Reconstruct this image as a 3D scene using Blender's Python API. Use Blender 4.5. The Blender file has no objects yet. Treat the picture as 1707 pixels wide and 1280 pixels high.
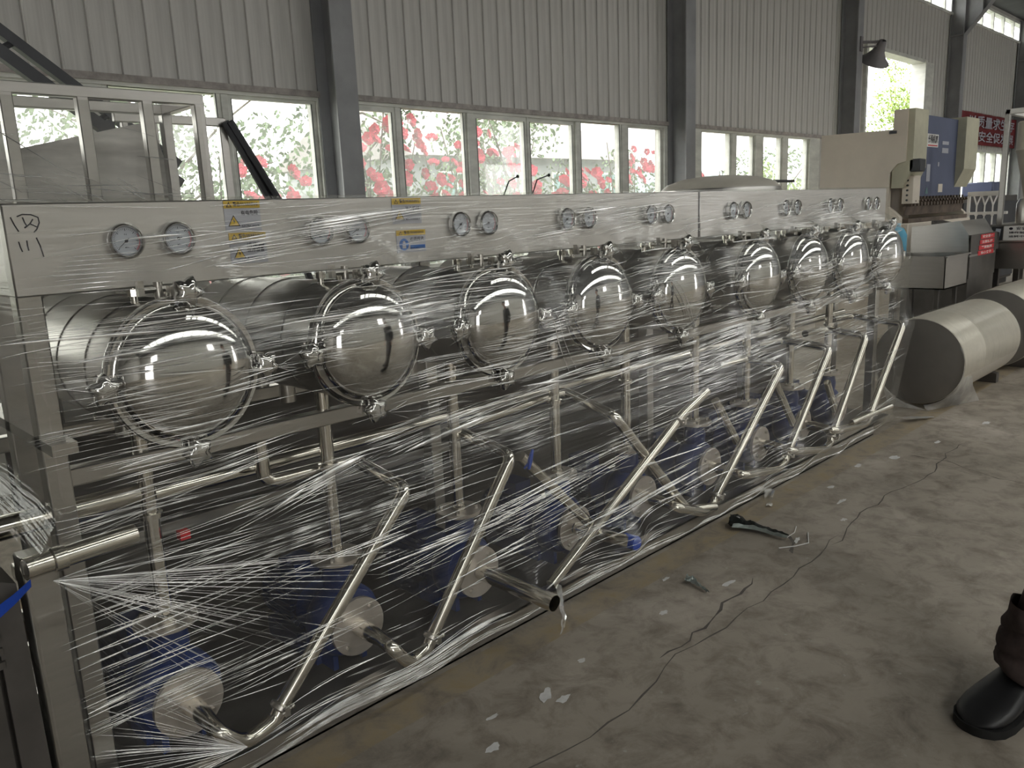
import bpy, bmesh, math, random
from mathutils import Vector, Matrix
from mathutils import noise as mnoise
rnd = random.Random(7)
PI = math.pi
S = bpy.context.scene
COL = S.collection

# ------------------------------------------------------------------ camera
cam_d = bpy.data.cameras.new('camera'); cam = bpy.data.objects.new('camera', cam_d); COL.objects.link(cam)
cam_d.sensor_width = 36; cam_d.lens = 36 * 1330.13 / 1707; cam_d.clip_start = .02; cam_d.clip_end = 300
r_ = Vector((.70958622, -.70331133, -.04290187)); u_ = Vector((.17425892, .11616657, .97782368)); f_ = Vector((.68273071, .70132625, -.20498847))
cam.matrix_world = Matrix(((r_.x, u_.x, -f_.x, 0), (r_.y, u_.y, -f_.y, 0), (r_.z, u_.z, -f_.z, 1.6), (0, 0, 0, 1)))
S.camera = cam
# ------------------------------------------------------------------ world, exposure
W = bpy.data.worlds.new('overcast'); S.world = W; W.use_nodes = True
bgn = W.node_tree.nodes['Background']; bgn.inputs[0].default_value = (1.0, .985, .975, 1); bgn.inputs[1].default_value = 1.0
S.view_settings.view_transform = 'Standard'; S.view_settings.look = 'None'; S.view_settings.gamma = 1
S.view_settings.use_curve_mapping = False
S.view_settings.exposure = 2.68
cy = S.cycles
cy.use_denoising = True; cy.max_bounces = 10; cy.diffuse_bounces = 5; cy.glossy_bounces = 5; cy.transmission_bounces = 4
cy.transparent_max_bounces = 24; cy.sample_clamp_indirect = 6; cy.caustics_reflective = False; cy.caustics_refractive = False

def portal(loc, rot, sx, sy):
    d = bpy.data.lights.new('portal', 'AREA'); d.shape = 'RECTANGLE'; d.size = sx; d.size_y = sy; d.cycles.is_portal = True
    o = bpy.data.objects.new('window_portal', d); o.location = loc; o.rotation_euler = rot; COL.objects.link(o)
# daylight portals: window wall faces -y into hall, far wall faces +y
portal((5.5, 5.98, 1.8), (-PI/2, 0, 0), 14, 1.7)
portal((15.4, 5.98, 2.05), (-PI/2, 0, 0), 2.7, 4.2)
portal((11.5, 5.98, 5.35), (-PI/2, 0, 0), 25, .5)
portal((13.5, -1.0, 6.95), (0, 0, 0), 21, 1.4)
portal((9, -5.9, 6.5), (0, 0, 0), 30, 2.4)
for px_ in (-3.0, 9.0, 21.0): portal((px_, -9.3, 4.0), (PI/2, 0, 0), 1.6, 1.5)
portal((-4.5, -9.3, 1.7), (PI/2, 0, 0), 2.4, 3.4)
portal((20.6, -9.3, 1.7), (PI/2, 0, 0), 2.4, 3.4)

# ------------------------------------------------------------------ materials
def nmat(name):
    m = bpy.data.materials.new(name); m.use_nodes = True; nt = m.node_tree
    return m, nt, nt.nodes, nt.links, nt.nodes['Principled BSDF']
def noise_tex(nt, scale, detail=4, vec=(1, 1, 1), rough=.6, dist=0, rot=(0, 0, 0)):
    n, l = nt.nodes, nt.links
    tc = n.new('ShaderNodeTexCoord'); mp = n.new('ShaderNodeMapping'); mp.inputs['Scale'].default_value = vec; mp.inputs['Rotation'].default_value = rot
    t = n.new('ShaderNodeTexNoise'); t.inputs['Scale'].default_value = scale; t.inputs['Detail'].default_value = detail
    t.inputs['Roughness'].default_value = rough; t.inputs['Distortion'].default_value = dist
    l.new(tc.outputs['Object'], mp.inputs[0]); l.new(mp.outputs[0], t.inputs['Vector'])
    return t
def ramp(nt, src, stops):
    c = nt.nodes.new('ShaderNodeValToRGB'); e = c.color_ramp.elements
    while len(e) < len(stops): e.new(.5)
    for el, (p, v) in zip(e, stops):
        el.position = p; el.color = (v, v, v, 1) if isinstance(v, (int, float)) else (*v, 1)
    nt.links.new(src, c.inputs[0]); return c
def mat(name, col, rough=.5, metal=0, var=.15, scale=6, vec=(1, 1, 1), bump=0, rvar=0, alpha=None, spec=None):
    m, nt, n, l, b = nmat(name)
    b.inputs['Metallic'].default_value = metal; b.inputs['Roughness'].default_value = rough
    if spec is not None: b.inputs['Specular IOR Level'].default_value = spec
    t = noise_tex(nt, scale, 5, vec)
    lo = tuple(max(0, c * (1 - var)) for c in col); hi = tuple(min(1, c * (1 + var)) for c in col)
    c = ramp(nt, t.outputs['Fac'], [(.3, lo), (.7, hi)]); l.new(c.outputs[0], b.inputs['Base Color'])
    if rvar:
        q = ramp(nt, t.outputs['Fac'], [(.3, max(.02, rough - rvar)), (.7, min(1, rough + rvar))]); l.new(q.outputs[0], b.inputs['Roughness'])
    if bump:
        bp = n.new('ShaderNodeBump'); bp.inputs['Strength'].default_value = bump; bp.inputs['Distance'].default_value = .01
        l.new(t.outputs['Fac'], bp.inputs['Height']); l.new(bp.outputs[0], b.inputs['Normal'])
    return m
M = {}
M['brushed'] = mat('brushed_steel', (.50, .485, .465), .32, 1, .05, 4, (1, 1, 12), 0, .03)
M['panelsteel'] = mat('satin_panel_steel', (.57, .555, .54), .42, 1, .06, 3, (1.5, 1, 1), 0, .05)
M['polish'] = mat('polished_steel', (.56, .555, .545), .07, 1, .04, 4, (1, 1, 1), 0, .03)
M['pipe'] = mat('sanitary_pipe_steel', (.72, .69, .63), .16, 1, .06, 8, (1, 1, 1), 0, .05)
M['castst'] = mat('machined_flange_steel', (.62, .57, .53), .42, .75, .1, 14)
M['bolt'] = mat('bolt_steel', (.55, .53, .5), .3, 1, .1, 20)
M['blue'] = mat('blue_enamel', (.010, .033, .16), .35, 0, .3, 5)
M['darkblue'] = mat('dark_blue_enamel', (.01, .022, .09), .4, 0, .3, 5)
M['blk'] = mat('black_plastic', (.012, .012, .013), .45, 0, .3, 10)
M['darkst'] = mat('dark_painted_steel', (.05, .052, .058), .5, .2, .25, 4)
M['colm'] = mat('grey_column_paint', (.29, .295, .305), .5, 0, .2, 2)
M['siding'] = mat('white_siding_sheet', (.55, .54, .515), .5, 0, .14, 2.2, (9, 1, .35))
M['sidingtrim'] = mat('siding_drip_trim', (.36, .33, .31), .6, 0, .3, 3, (4, 1, 4))
M['lower'] = mat('rendered_low_wall', (.5, .49, .46), .85, 0, .15, 3)
M['pvc'] = mat('window_pvc', (.66, .67, .62), .45, 0, .18, 3, (1, 1, 3))
M['seal'] = mat('window_seal_grey', (.16, .17, .16), .7, 0, .3, 6)
M['roof'] = mat('dark_roof_sheet', (.10, .105, .11), .7, 0, .2, 2)
M['white'] = mat('white_enamel', (.8, .79, .77), .4, 0, .06, 6)
M['beige'] = mat('beige_machine_paint', (.74, .665, .57), .5, 0, .06, 3)
M['beigegr'] = mat('olive_beige_paint', (.52, .50, .38), .5, 0, .14, 3)
M['pblue'] = mat('slate_blue_paint', (.088, .105, .18), .5, 0, .1, 3)
M['rusty'] = mat('worn_tool_steel', (.16, .125, .1), .6, .5, .4, 8)
M['red'] = mat('banner_red', (.17, .018, .022), .7, 0, .15, 6)
M['redst'] = mat('sticker_red', (.6, .03, .04), .5, 0, .1, 6)
M['yellow'] = mat('warning_yellow', (.60, .40, .03), .5, 0, .08, 12)
M['ink'] = mat('black_ink', (.012, .011, .02), .6, 0, .1, 20)
M['stickerw'] = mat('sticker_white', (.43, .44, .50), .45, 0, .04, 12)
M['stblue'] = mat('sticker_blue', (.02, .12, .42), .5, 0, .06, 12)
M['dial'] = mat('gauge_dial_white', (.46, .49, .55), .4, 0, .04, 12)
M['drum'] = mat('dull_drum_steel', (.60, .56, .49), .42, .25, .06, 2, (1, 6, 6))
M['drumend'] = mat('dark_drum_end', (.22, .205, .19), .5, .5, .1, 3)
M['greydark'] = mat('dark_machine_sheet', (.10, .092, .085), .45, .5, .25, 4)
M['tape'] = mat('blue_tape', (.01, .06, .42), .4, 0, .2, 10)
M['jug'] = mat('cyan_plastic', (.02, .32, .55), .4, 0, .1, 6)
M['skin'] = mat('skin', (.5, .27, .19), .6, 0, .06, 12)
M['trouser'] = mat('dark_brown_cloth', (.05, .034, .031), .9, 0, .3, 30)
M['jacket'] = mat('black_jacket_cloth', (.015, .015, .018), .85, 0, .3, 30)
M['shoe'] = mat('black_leather', (.009, .009, .010), .42, 0, .3, 18)
M['sole'] = mat('shoe_sole_rubber', (.004, .004, .004), .7, 0, .3, 18)
M['hair'] = mat('black_hair', (.01, .008, .007), .6, 0, .3, 40)
M['wrap'] = mat('grey_wrapped_board', (.64, .62, .58), .5, 0, .25, 4, (1, 1, 5))
M['wood'] = mat('weathered_wood', (.3, .2, .11), .8, 0, .3, 6, (1, 1, .2))
M['rope'] = mat('scrap_black_film', (.01, .012, .011), .25, 0, .4, 20)
M['scrapg'] = mat('scrap_grey_foil', (.32, .36, .34), .3, .2, .3, 14)
M['fleck'] = mat('white_paint_fleck', (.62, .61, .6), .7, 0, .15, 20)
M['crack'] = mat('crack_dirt', (.11, .097, .088), .9, 0, .3, 12)
M['lamp'] = mat('lamp_shade_grey', (.20, .19, .2), .5, .2, .1, 4)
M['leaf'] = mat('leaf_green', (.085, .14, .05), .6, 0, .4, 3)
M['leafd'] = mat('leaf_dark_green', (.06, .10, .045), .6, 0, .4, 3)
M['leafy'] = mat('leaf_young_green', (.18, .26, .05), .6, 0, .3, 3)
M['rose'] = mat('rose_petal', (.55, .03, .075), .6, 0, .35, 30)
M['bark'] = mat('tree_bark', (.09, .07, .05), .9, 0, .3, 8)
M['house'] = mat('pale_house_render', (.22, .235, .24), .8, 0, .06, 2)
M['houseroof'] = mat('house_roof_grey', (.20, .185, .18), .8, 0, .1, 4)
M['teal'] = mat('teal_sheet', (.14, .25, .25), .6, 0, .06, 4)
M['ground'] = mat('outdoor_ground', (.22, .23, .17), .9, 0, .25, .6)

def glass_mat():
    m, nt, n, l, b = nmat('dusty_window_glass'); out = n['Material Output']; n.remove(b)
    tr = n.new('ShaderNodeBsdfTransparent'); tr.inputs[0].default_value = (.95, .96, .94, 1)
    tl = n.new('ShaderNodeBsdfTranslucent'); tl.inputs[0].default_value = (.86, .9, .85, 1)
    gl = n.new('ShaderNodeBsdfGlossy'); gl.inputs['Roughness'].default_value = .03
    t = noise_tex(nt, 2.5, 5); rp = ramp(nt, t.outputs['Fac'], [(.3, .05), (.75, .13)])
    m1 = n.new('ShaderNodeMixShader'); l.new(rp.outputs[0], m1.inputs[0]); l.new(tr.outputs[0], m1.inputs[1]); l.new(tl.outputs[0], m1.inputs[2])
    m2 = n.new('ShaderNodeMixShader'); m2.inputs[0].default_value = .05; l.new(m1.outputs[0], m2.inputs[1]); l.new(gl.outputs[0], m2.inputs[2])
    l.new(m2.outputs[0], out.inputs[0]); return m
M['glass'] = glass_mat()

def film_mat(name, lo, hi, vec, bump, cap=.085, tint=(.95, .95, .93)):
    """thin clear stretch film: mostly see-through, fresnel gloss on finely pleated normals, streaky white haze mixed in to stand for glare"""
    m, nt, n, l, b = nmat(name); out = n['Material Output']; n.remove(b)
    tr = n.new('ShaderNodeBsdfTransparent'); tr.inputs[0].default_value = (*tint, 1)
    gl = n.new('ShaderNodeBsdfGlossy'); gl.inputs['Roughness'].default_value = .11; gl.inputs[0].default_value = (1, 1, 1, 1)
    df = n.new('ShaderNodeBsdfDiffuse'); df.inputs[0].default_value = (.8, .79, .77, 1)
    tl = n.new('ShaderNodeBsdfTranslucent'); tl.inputs[0].default_value = (.8, .8, .8, 1)
    ta = noise_tex(nt, 1, 3, vec, .55, .3); tb = noise_tex(nt, 2.3, 2, tuple(v * (1.7 if i == 2 else .7) for i, v in enumerate(vec)), .5, .2)
    ad = n.new('ShaderNodeMath'); ad.operation = 'ADD'; l.new(ta.outputs['Fac'], ad.inputs[0]); l.new(tb.outputs['Fac'], ad.inputs[1])
    bp = n.new('ShaderNodeBump'); bp.inputs['Strength'].default_value = bump; bp.inputs['Distance'].default_value = .02
    l.new(ad.outputs[0], bp.inputs['Height']); l.new(bp.outputs[0], gl.inputs['Normal'])
    fr = n.new('ShaderNodeFresnel'); fr.inputs[0].default_value = 1.38; l.new(bp.outputs[0], fr.inputs['Normal'])
    mu = n.new('ShaderNodeMath'); mu.operation = 'MULTIPLY_ADD'; mu.use_clamp = True; mu.inputs[1].default_value = .75; mu.inputs[2].default_value = .0; l.new(fr.outputs[0], mu.inputs[0])
    mn = n.new('ShaderNodeMath'); mn.operation = 'MINIMUM'; mn.inputs[1].default_value = cap; l.new(mu.outputs[0], mn.inputs[0]); mu = mn
    big = noise_tex(nt, 1.6, 4, (.8, 1, 3.2), .6)
    ml = n.new('ShaderNodeMath'); ml.operation = 'MULTIPLY'; l.new(big.outputs['Fac'], ml.inputs[0]); l.new(ta.outputs['Fac'], ml.inputs[1])
    hz = ramp(nt, ml.outputs[0], [(.14, lo), (.42, hi)])  # glare haze of the film, put into its colour by noise
    dm = n.new('ShaderNodeMixShader'); dm.inputs[0].default_value = .4; l.new(df.outputs[0], dm.inputs[1]); l.new(tl.outputs[0], dm.inputs[2])
    m1 = n.new('ShaderNodeMixShader'); l.new(hz.outputs[0], m1.inputs[0]); l.new(tr.outputs[0], m1.inputs[1]); l.new(dm.outputs[0], m1.inputs[2])
    m2 = n.new('ShaderNodeMixShader'); l.new(mu.outputs[0], m2.inputs[0]); l.new(m1.outputs[0], m2.inputs[1]); l.new(gl.outputs[0], m2.inputs[2])
    l.new(m2.outputs[0], out.inputs[0]); return m
M['film'] = film_mat('stretch_film', .0, .06, (.9, 1, 34), .22)
M['filmrack'] = film_mat('rack_film', .04, .20, (9, 1, 5), .10)
M['filmdrum'] = film_mat('drum_film', .02, .10, (22, 5, 5), .3)
M['filmskirt'] = film_mat('bunched_film', .38, .75, (9, 9, 4), .3)
def pleat_mat():
    m, nt, n, l, b = nmat('film_pleat'); out = n['Material Output']; n.remove(b)
    gl = n.new('ShaderNodeBsdfGlossy'); gl.inputs['Roughness'].default_value = .13; gl.inputs[0].default_value = (1, 1, 1, 1)
    df = n.new('ShaderNodeBsdfDiffuse'); df.inputs[0].default_value = (.9, .9, .88, 1)
    tr = n.new('ShaderNodeBsdfTransparent')
    m1 = n.new('ShaderNodeMixShader'); m1.inputs[0].default_value = .72; l.new(df.outputs[0], m1.inputs[1]); l.new(gl.outputs[0], m1.inputs[2])
    t = noise_tex(nt, 7, 3); rp = ramp(nt, t.outputs['Fac'], [(.34, .10), (.60, .95)])
    m2 = n.new('ShaderNodeMixShader'); l.new(rp.outputs[0], m2.inputs[0]); l.new(tr.outputs[0], m2.inputs[1]); l.new(m1.outputs[0], m2.inputs[2])
    l.new(m2.outputs[0], out.inputs[0]); return m
M['pleat'] = pleat_mat()

def floor_mat():
    m, nt, n, l, b = nmat('worn_concrete')
    a = noise_tex(nt, .9, 8, (1, 1, 1), .62, .6); c = noise_tex(nt, 7, 8, (1, 1, 1), .7, .4); st = noise_tex(nt, .35, 4, (1, 2.2, 1), .55, 1.2)
    ca = ramp(nt, a.outputs['Fac'], [(.25, (.172, .148, .121)), (.45, (.315, .275, .23)), (.56, (.355, .312, .262)), (.75, (.56, .50, .435))])
    cc = ramp(nt, c.outputs['Fac'], [(.30, (.42, .39, .37)), (.55, (1, 1, 1))])
    mx = n.new('ShaderNodeMix'); mx.data_type = 'RGBA'; mx.blend_type = 'MULTIPLY'; mx.inputs[0].default_value = .85
    l.new(ca.outputs[0], mx.inputs[6]); l.new(cc.outputs[0], mx.inputs[7])
    # light worn film of dust
    sp = noise_tex(nt, 22, 3, (1, 1, 1), .5, .2); cs = ramp(nt, sp.outputs['Fac'], [(.70, 0), (.78, 1)])
    m3 = n.new('ShaderNodeMix'); m3.data_type = 'RGBA'; m3.inputs[7].default_value = (.42, .41, .38, 1)
    mm = n.new('ShaderNodeMath'); mm.operation = 'MULTIPLY'; mm.inputs[1].default_value = .7; l.new(cs.outputs[0], mm.inputs[0])
    l.new(mm.outputs[0], m3.inputs[0]); l.new(mx.outputs[2], m3.inputs[6])
    # painted yellow-ochre line along the machine, worn through
    tc = n.new('ShaderNodeTexCoord'); sx = n.new('ShaderNodeSeparateXYZ'); l.new(tc.outputs['Object'], sx.inputs[0])
    def band(c0, w):
        s1 = n.new('ShaderNodeMath'); s1.operation = 'SUBTRACT'; s1.inputs[1].default_value = c0; l.new(sx.outputs['Y'], s1.inputs[0])
        s2 = n.new('ShaderNodeMath'); s2.operation = 'ABSOLUTE'; l.new(s1.outputs[0], s2.inputs[0])
        s3 = n.new('ShaderNodeMath'); s3.operation = 'LESS_THAN'; s3.inputs[1].default_value = w; l.new(s2.outputs[0], s3.inputs[0]); return s3
    bd = band(2.0, .075); wr = ramp(nt, c.outputs['Fac'], [(.40, .08), (.64, .75)])
    mb = n.new('ShaderNodeMath'); mb.operation = 'MULTIPLY'; l.new(bd.outputs[0], mb.inputs[0]); l.new(wr.outputs[0], mb.inputs[1])
    m4 = n.new('ShaderNodeMix'); m4.data_type = 'RGBA'; m4.inputs[7].default_value = (.30, .225, .115, 1)
    l.new(mb.outputs[0], m4.inputs[0]); l.new(m3.outputs[2], m4.inputs[6]); l.new(m4.outputs[2], b.inputs['Base Color'])
    rr = ramp(nt, st.outputs['Fac'], [(.35, .38), (.65, .62)]); l.new(rr.outputs[0], b.inputs['Roughness']); b.inputs['Specular IOR Level'].default_value = .35
    bp = n.new('ShaderNodeBump'); bp.inputs['Strength'].default_value = .35; bp.inputs['Distance'].default_value = .006
    l.new(c.outputs['Fac'], bp.inputs['Height']); l.new(bp.outputs[0], b.inputs['Normal']); return m
M['floor'] = floor_mat()

# ------------------------------------------------------------------ mesh builder
class MB:
    def __init__(s): s.v = []; s.f = []
    def add(s, vs, fs):
        k = len(s.v); s.v += [tuple(v) for v in vs]; s.f += [tuple(i + k for i in f) for f in fs]; return s
    def box(s, x0, x1, y0, y1, z0, z1, rot=None, piv=None):
        vs = [Vector(p) for p in ((x0, y0, z0), (x1, y0, z0), (x1, y1, z0), (x0, y1, z0), (x0, y0, z1), (x1, y0, z1), (x1, y1, z1), (x0, y1, z1))]
        if rot is not None:
            pv = Vector(piv); vs = [pv + rot @ (v - pv) for v in vs]
        return s.add(vs, [(3, 2, 1, 0), (4, 5, 6, 7), (0, 1, 5, 4), (1, 2, 6, 5), (2, 3, 7, 6), (3, 0, 4, 7)])
    def bbox(s, x0, x1, y0, y1, z0, z1, b=.005):   # box with chamfered edges
        bm = bmesh.new(); bmesh.ops.create_cube(bm, size=1, matrix=Matrix.Translation(((x0+x1)/2, (y0+y1)/2, (z0+z1)/2)) @ Matrix.Diagonal((x1-x0, y1-y0, z1-z0, 1)))
        bmesh.ops.bevel(bm, geom=bm.edges[:], offset=b, segments=1, affect='EDGES', profile=.5)
        bm.verts.index_update(); s.add([v.co for v in bm.verts], [[v.index for v in f.verts] for f in bm.faces]); bm.free(); return s
    def frame(s, d):
        d = Vector(d).normalized(); a = Vector((0, 0, 1)) if abs(d.z) < .9 else Vector((1, 0, 0))
        x = d.cross(a).normalized(); return x, d.cross(x)
    def cyl(s, a, b, r, r2=None, n=16, caps=True):
        a, b = Vector(a), Vector(b); x, y = s.frame(b - a); r2 = r if r2 is None else r2; k = len(s.v)
        vs = [a + (x * math.cos(t) + y * math.sin(t)) * r for t in (2*PI*i/n for i in range(n))] + [b + (x * math.cos(t) + y * math.sin(t)) * r2 for t in (2*PI*i/n for i in range(n))]
        fs = [(i, (i+1) % n, n + (i+1) % n, n + i) for i in range(n)]
        if caps: fs += [tuple(range(n-1, -1, -1)), tuple(range(n, 2*n))]
        return s.add(vs, fs)
    def tube(s, pts, r, n=12, caps=True):
        pts = [Vector(p) for p in pts]; rings = []; x = None
        for i, p in enumerate(pts):
            d = (pts[min(i+1, len(pts)-1)] - pts[max(i-1, 0)]).normalized()
            if x is None: x, _ = s.frame(d)
            x = (x - d * x.dot(d)).normalized(); y = d.cross(x)
            rr = r[i] if isinstance(r, (list, tuple)) else r
            rings.append([p + (x * math.cos(t) + y * math.sin(t)) * rr for t in (2*PI*j/n for j in range(n))])
        vs = [v for rg in rings for v in rg]; fs = []
        for i in range(len(pts)-1):
            for j in range(n): fs.append((i*n+j, i*n+(j+1) % n, (i+1)*n+(j+1) % n, (i+1)*n+j))
        if caps: fs += [tuple(range(n-1, -1, -1)), tuple((len(pts)-1)*n + j for j in range(n))]
        return s.add(vs, fs)
    def lathe(s, prof, o, axis, n=24):   # prof: (radius, height along axis)
        o = Vector(o); d = Vector(axis).normalized(); x, y = s.frame(d); vs = []; fs = []; idx = []
        for (r, h) in prof:
            if r < 1e-6: idx.append([len(vs)]); vs.append(o + d*h)
            else:
                idx.append([len(vs) + i for i in range(n)]); vs += [o + d*h + (x*math.cos(t) + y*math.sin(t))*r for t in (2*PI*i/n for i in range(n))]
        for a, b in zip(idx, idx[1:]):
            for i in range(n):
                j = (i+1) % n
                if len(a) == 1 and len(b) > 1: fs.append((a[0], b[j], b[i]))
                elif len(b) == 1 and len(a) > 1: fs.append((a[i], a[j], b[0]))
                elif len(a) > 1: fs.append((a[i], a[j], b[j], b[i]))
        return s.add(vs, fs)
    def prism(s, poly, d):   # poly: 3-D points, extruded by vector d
        n = len(poly); d = Vector(d); p = [Vector(q) for q in poly]
        return s.add(p + [q + d for q in p], [tuple(range(n-1, -1, -1)), tuple(range(n, 2*n))] + [(i, (i+1) % n, n+(i+1) % n, n+i) for i in range(n)])
    def ball(s, c, r, n=12, m=8, sc=(1, 1, 1)):
        k = len(s.v); s.lathe([(r*math.sin(PI*i/m), -r*math.cos(PI*i/m)) for i in range(m+1)], (0, 0, 0), (0, 0, 1), n)
        for i in range(k, len(s.v)):
            v = s.v[i]; s.v[i] = (c[0]+v[0]*sc[0], c[1]+v[1]*sc[1], c[2]+v[2]*sc[2])
        return s
def arc(pts, rad, seg=6):   # round the corners of a polyline
    P = [Vector(p) for p in pts]; out = [P[0]]
    for a, b, c in zip(P, P[1:], P[2:]):
        u, w = (a-b), (c-b); q = min(rad, u.length*.49, w.length*.49); u = b + u.normalized()*q; w = b + w.normalized()*q
        for i in range(seg+1):
            t = i/seg; out.append(u*(1-t)**2 + b*2*t*(1-t) + w*t*t)
    return out + [P[-1]]
def wloc(p):
    l = Vector((0, 0, 0))
    while p is not None: l += p.location; p = p.parent
    return l
def mesh(name, mb, material, smooth=40):
    me = bpy.data.meshes.new(name); me.from_pydata(mb.v, [], mb.f); me.materials.append(M[material] if isinstance(material, str) else material)
    bm = bmesh.new(); bm.from_mesh(me); bmesh.ops.recalc_face_normals(bm, faces=bm.faces[:]); bm.to_mesh(me); bm.free()
    if smooth:
        me.polygons.foreach_set('use_smooth', [True]*len(me.polygons)); me.set_sharp_from_angle(angle=math.radians(smooth))
    return me
def obj(name, mb, material, parent=None, smooth=40, local=False, loc=None, label=None, kind=None):
    """world-space vertices unless local; child of parent (translations only)"""
    if not local and (parent is not None or loc is not None):
        off = wloc(parent) + (Vector(loc) if loc is not None else Vector()); mb.v = [tuple(Vector(v) - off) for v in mb.v]
    o = bpy.data.objects.new(name, mesh(name, mb, material, smooth)); COL.objects.link(o)
    if parent is not None: o.parent = parent
    if loc is not None: o.location = loc
    if label: o['label'] = label
    if kind: o['kind'] = kind
    return o
def tag(o, label, cat, group=None):
    o['label'] = label; o['category'] = cat
    if group: o['group'] = group
    return o
def thing(name, loc, label, cat, group=None):
    o = bpy.data.objects.new(name, None); o.location = loc; COL.objects.link(o); o.empty_display_size = .1; return tag(o, label, cat, group)
def struct(name, mb, material, parent=None, smooth=40):
    o = obj(name, mb, material, parent, smooth)
    if parent is None: o['kind'] = 'structure'
    return o
CH = {}
def dup(o, parent=None, loc=None):
    c = o.copy(); COL.objects.link(c)
    if parent is not None: c.parent = parent
    if loc is not None: c.location = loc
    for ch in [k for k in o.children]: dup(ch, c)
    return c
def text(name, body, size, origin, right, up, material, parent, depth=.0006, fit=None, align='CENTER', label=None):
    c = bpy.data.curves.new('t', 'FONT'); c.body = body; c.size = 1; c.align_x = align; c.align_y = 'CENTER'; c.resolution_u = 1; c.offset = .016
    t = bpy.data.objects.new('t', c); COL.objects.link(t); dg = bpy.context.evaluated_depsgraph_get(); dg.update()
    me = bpy.data.meshes.new_from_object(t.evaluated_get(dg)); bpy.data.objects.remove(t); bpy.data.curves.remove(c)
    R, U = Vector(right).normalized(), Vector(up).normalized(); N = R.cross(U); off = wloc(parent); w = max(v.co.x for v in me.vertices) - min(v.co.x for v in me.vertices)
    sx = size if fit is None else fit / w
    for v in me.vertices: v.co = Vector(origin) + R*v.co.x*sx + U*v.co.y*size + N*depth - off
    me.name = name; me.materials.append(M[material]); o = bpy.data.objects.new(name, me); COL.objects.link(o); o.parent = parent
    if label: o['label'] = label
    return o

# ------------------------------------------------------------------ building shell
XL, XR, YF, YB = -8.0, 26.0, -9.2, 5.75
b = MB(); b.add([(XL, YF, 0), (XR, YF, 0), (XR, 6.2, 0), (XL, 6.2, 0), (XL, YF, -.1), (XR, YF, -.1), (XR, 6.2, -.1), (XL, 6.2, -.1)], [(0, 1, 2, 3), (7, 6, 5, 4), (0, 4, 5, 1), (1, 5, 6, 2), (2, 6, 7, 3), (3, 7, 4, 0)])
floor = struct('floor', b, 'floor')
# cracks and paint flecks of the slab
def crack(p, q, w, seg=26, amp=.03):
    p, q = Vector(p), Vector(q); d = q - p; nrm = Vector((-d.y, d.x, 0)).normalized(); vs = []; fs = []
    off = 0
    for i in range(seg+1):
        t = i/seg; off += rnd.uniform(-amp, amp); off *= .85; ww = w * rnd.uniform(.3, 1) * (1 if 0 < i < seg else .1)
        c = p + d*t + nrm*off; vs += [c + nrm*ww, c - nrm*ww]
        if i: fs.append((2*i-2, 2*i-1, 2*i+1, 2*i))
    m = MB(); m.add([(v.x, v.y, .0012) for v in vs], fs); return obj('crack', m, 'crack', floor, 0)
crack((1.2, 1.50, 0), (3.7, 1.52, 0), .0045); crack((3.55, 1.53, 0), (5.7, 1.6, 0), .004); crack((5.2, 1.75, 0), (5.1, 1.05, 0), .004, 16)
crack((2.2, 1.53, 0), (3.0, 1.62, 0), .007, 14); crack((3.35, 1.6, 0), (3.55, 1.72, 0), .012, 8, .01)
def fleck(x, y, rx, ry, rot=0):
    m = MB(); n = 14; pts = []
    for i in range(n):
        t = 2*PI*i/n; k = rnd.uniform(.55, 1.1); px, py = math.cos(t)*rx*k, math.sin(t)*ry*k
        pts.append((x + px*math.cos(rot) - py*math.sin(rot), y + px*math.sin(rot) + py*math.cos(rot), .0016))
    m.add(pts, [tuple(range(n))]); obj('paint_fleck', m, 'fleck', floor, 0)
for a in [(2.89, 1.671, .05, .016), (1.78, 1.643, .035, .018), (1.75, 1.70, .05, .02, .6), (1.44, 1.637, .035, .02), (2.486, 1.731, .03, .016), (4.33, 1.86, .035, .018), (5.1, 1.793, .05, .03), (4.8, 1.9, .05, .02),
          (2.75, 1.9, .03, .01), (3.5, 1.66, .05, .012, .3), (4.15, 1.72, .06, .015), (3.9, 1.6, .03, .016), (5.6, 1.7, .05, .02), (6.3, 1.6, .06, .03), (2.0, 1.75, .02, .015), (1.55, 1.75, .03, .012)]: fleck(*a)

# window wall: openings
PANES = [(-3.6, -2.9, 2.555, 0), (-2.8, -2.1, 2.555, 0), (-2.0, -1.5, 2.555, 0), (-.85, -.1, 2.555, 1), (0, .65, 2.52, 1), (.75, 1.30, 2.47, 1), (1.39, 1.83, 2.47, 1), (2.03, 2.77, 2.57, 1), (2.89, 3.56, 2.535, 1),
         (3.93, 4.325, 2.515, 2), (4.437, 5.153, 2.557, 2), (5.30, 5.943, 2.517, 2), (6.037, 6.686, 2.52, 2), (6.804, 7.477, 2.56, 2), (7.653, 8.299, 2.537, 2),
         (9.163, 9.861, 2.553, 3), (10.046, 10.496, 2.54, 3), (10.748, 11.275, 2.543, 3), (11.514, 12.132, 2.555, 3)]
GROUPS = {1: (-1.0, 3.62), 2: (3.8, 8.4), 3: (8.6, 12.5)}
b = MB()
b.box(XL, -1.0, 5.78, 5.95, 0, 5.1); b.box(-1.0, 12.5, 5.75, 5.95, 0, 1.12); b.box(12.5, 14.1, 5.78, 5.95, 0, 5.1); b.box(14.1, 16.7, 5.80, 5.95, 4.1, 5.1); b.box(16.7, 19.3, 5.78, 5.95, 0, 5.1)
b.box(-1.0, 12.5, 5.81, 5.95, 2.60, 5.1); b.box(19.3, XR, 5.80, 5.95, 2.62, 5.1); b.box(19.3, XR, 5.75, 5.95, 0, 1.1); b.box(23.3, XR, 5.78, 5.95, 1.1, 2.62)
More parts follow.
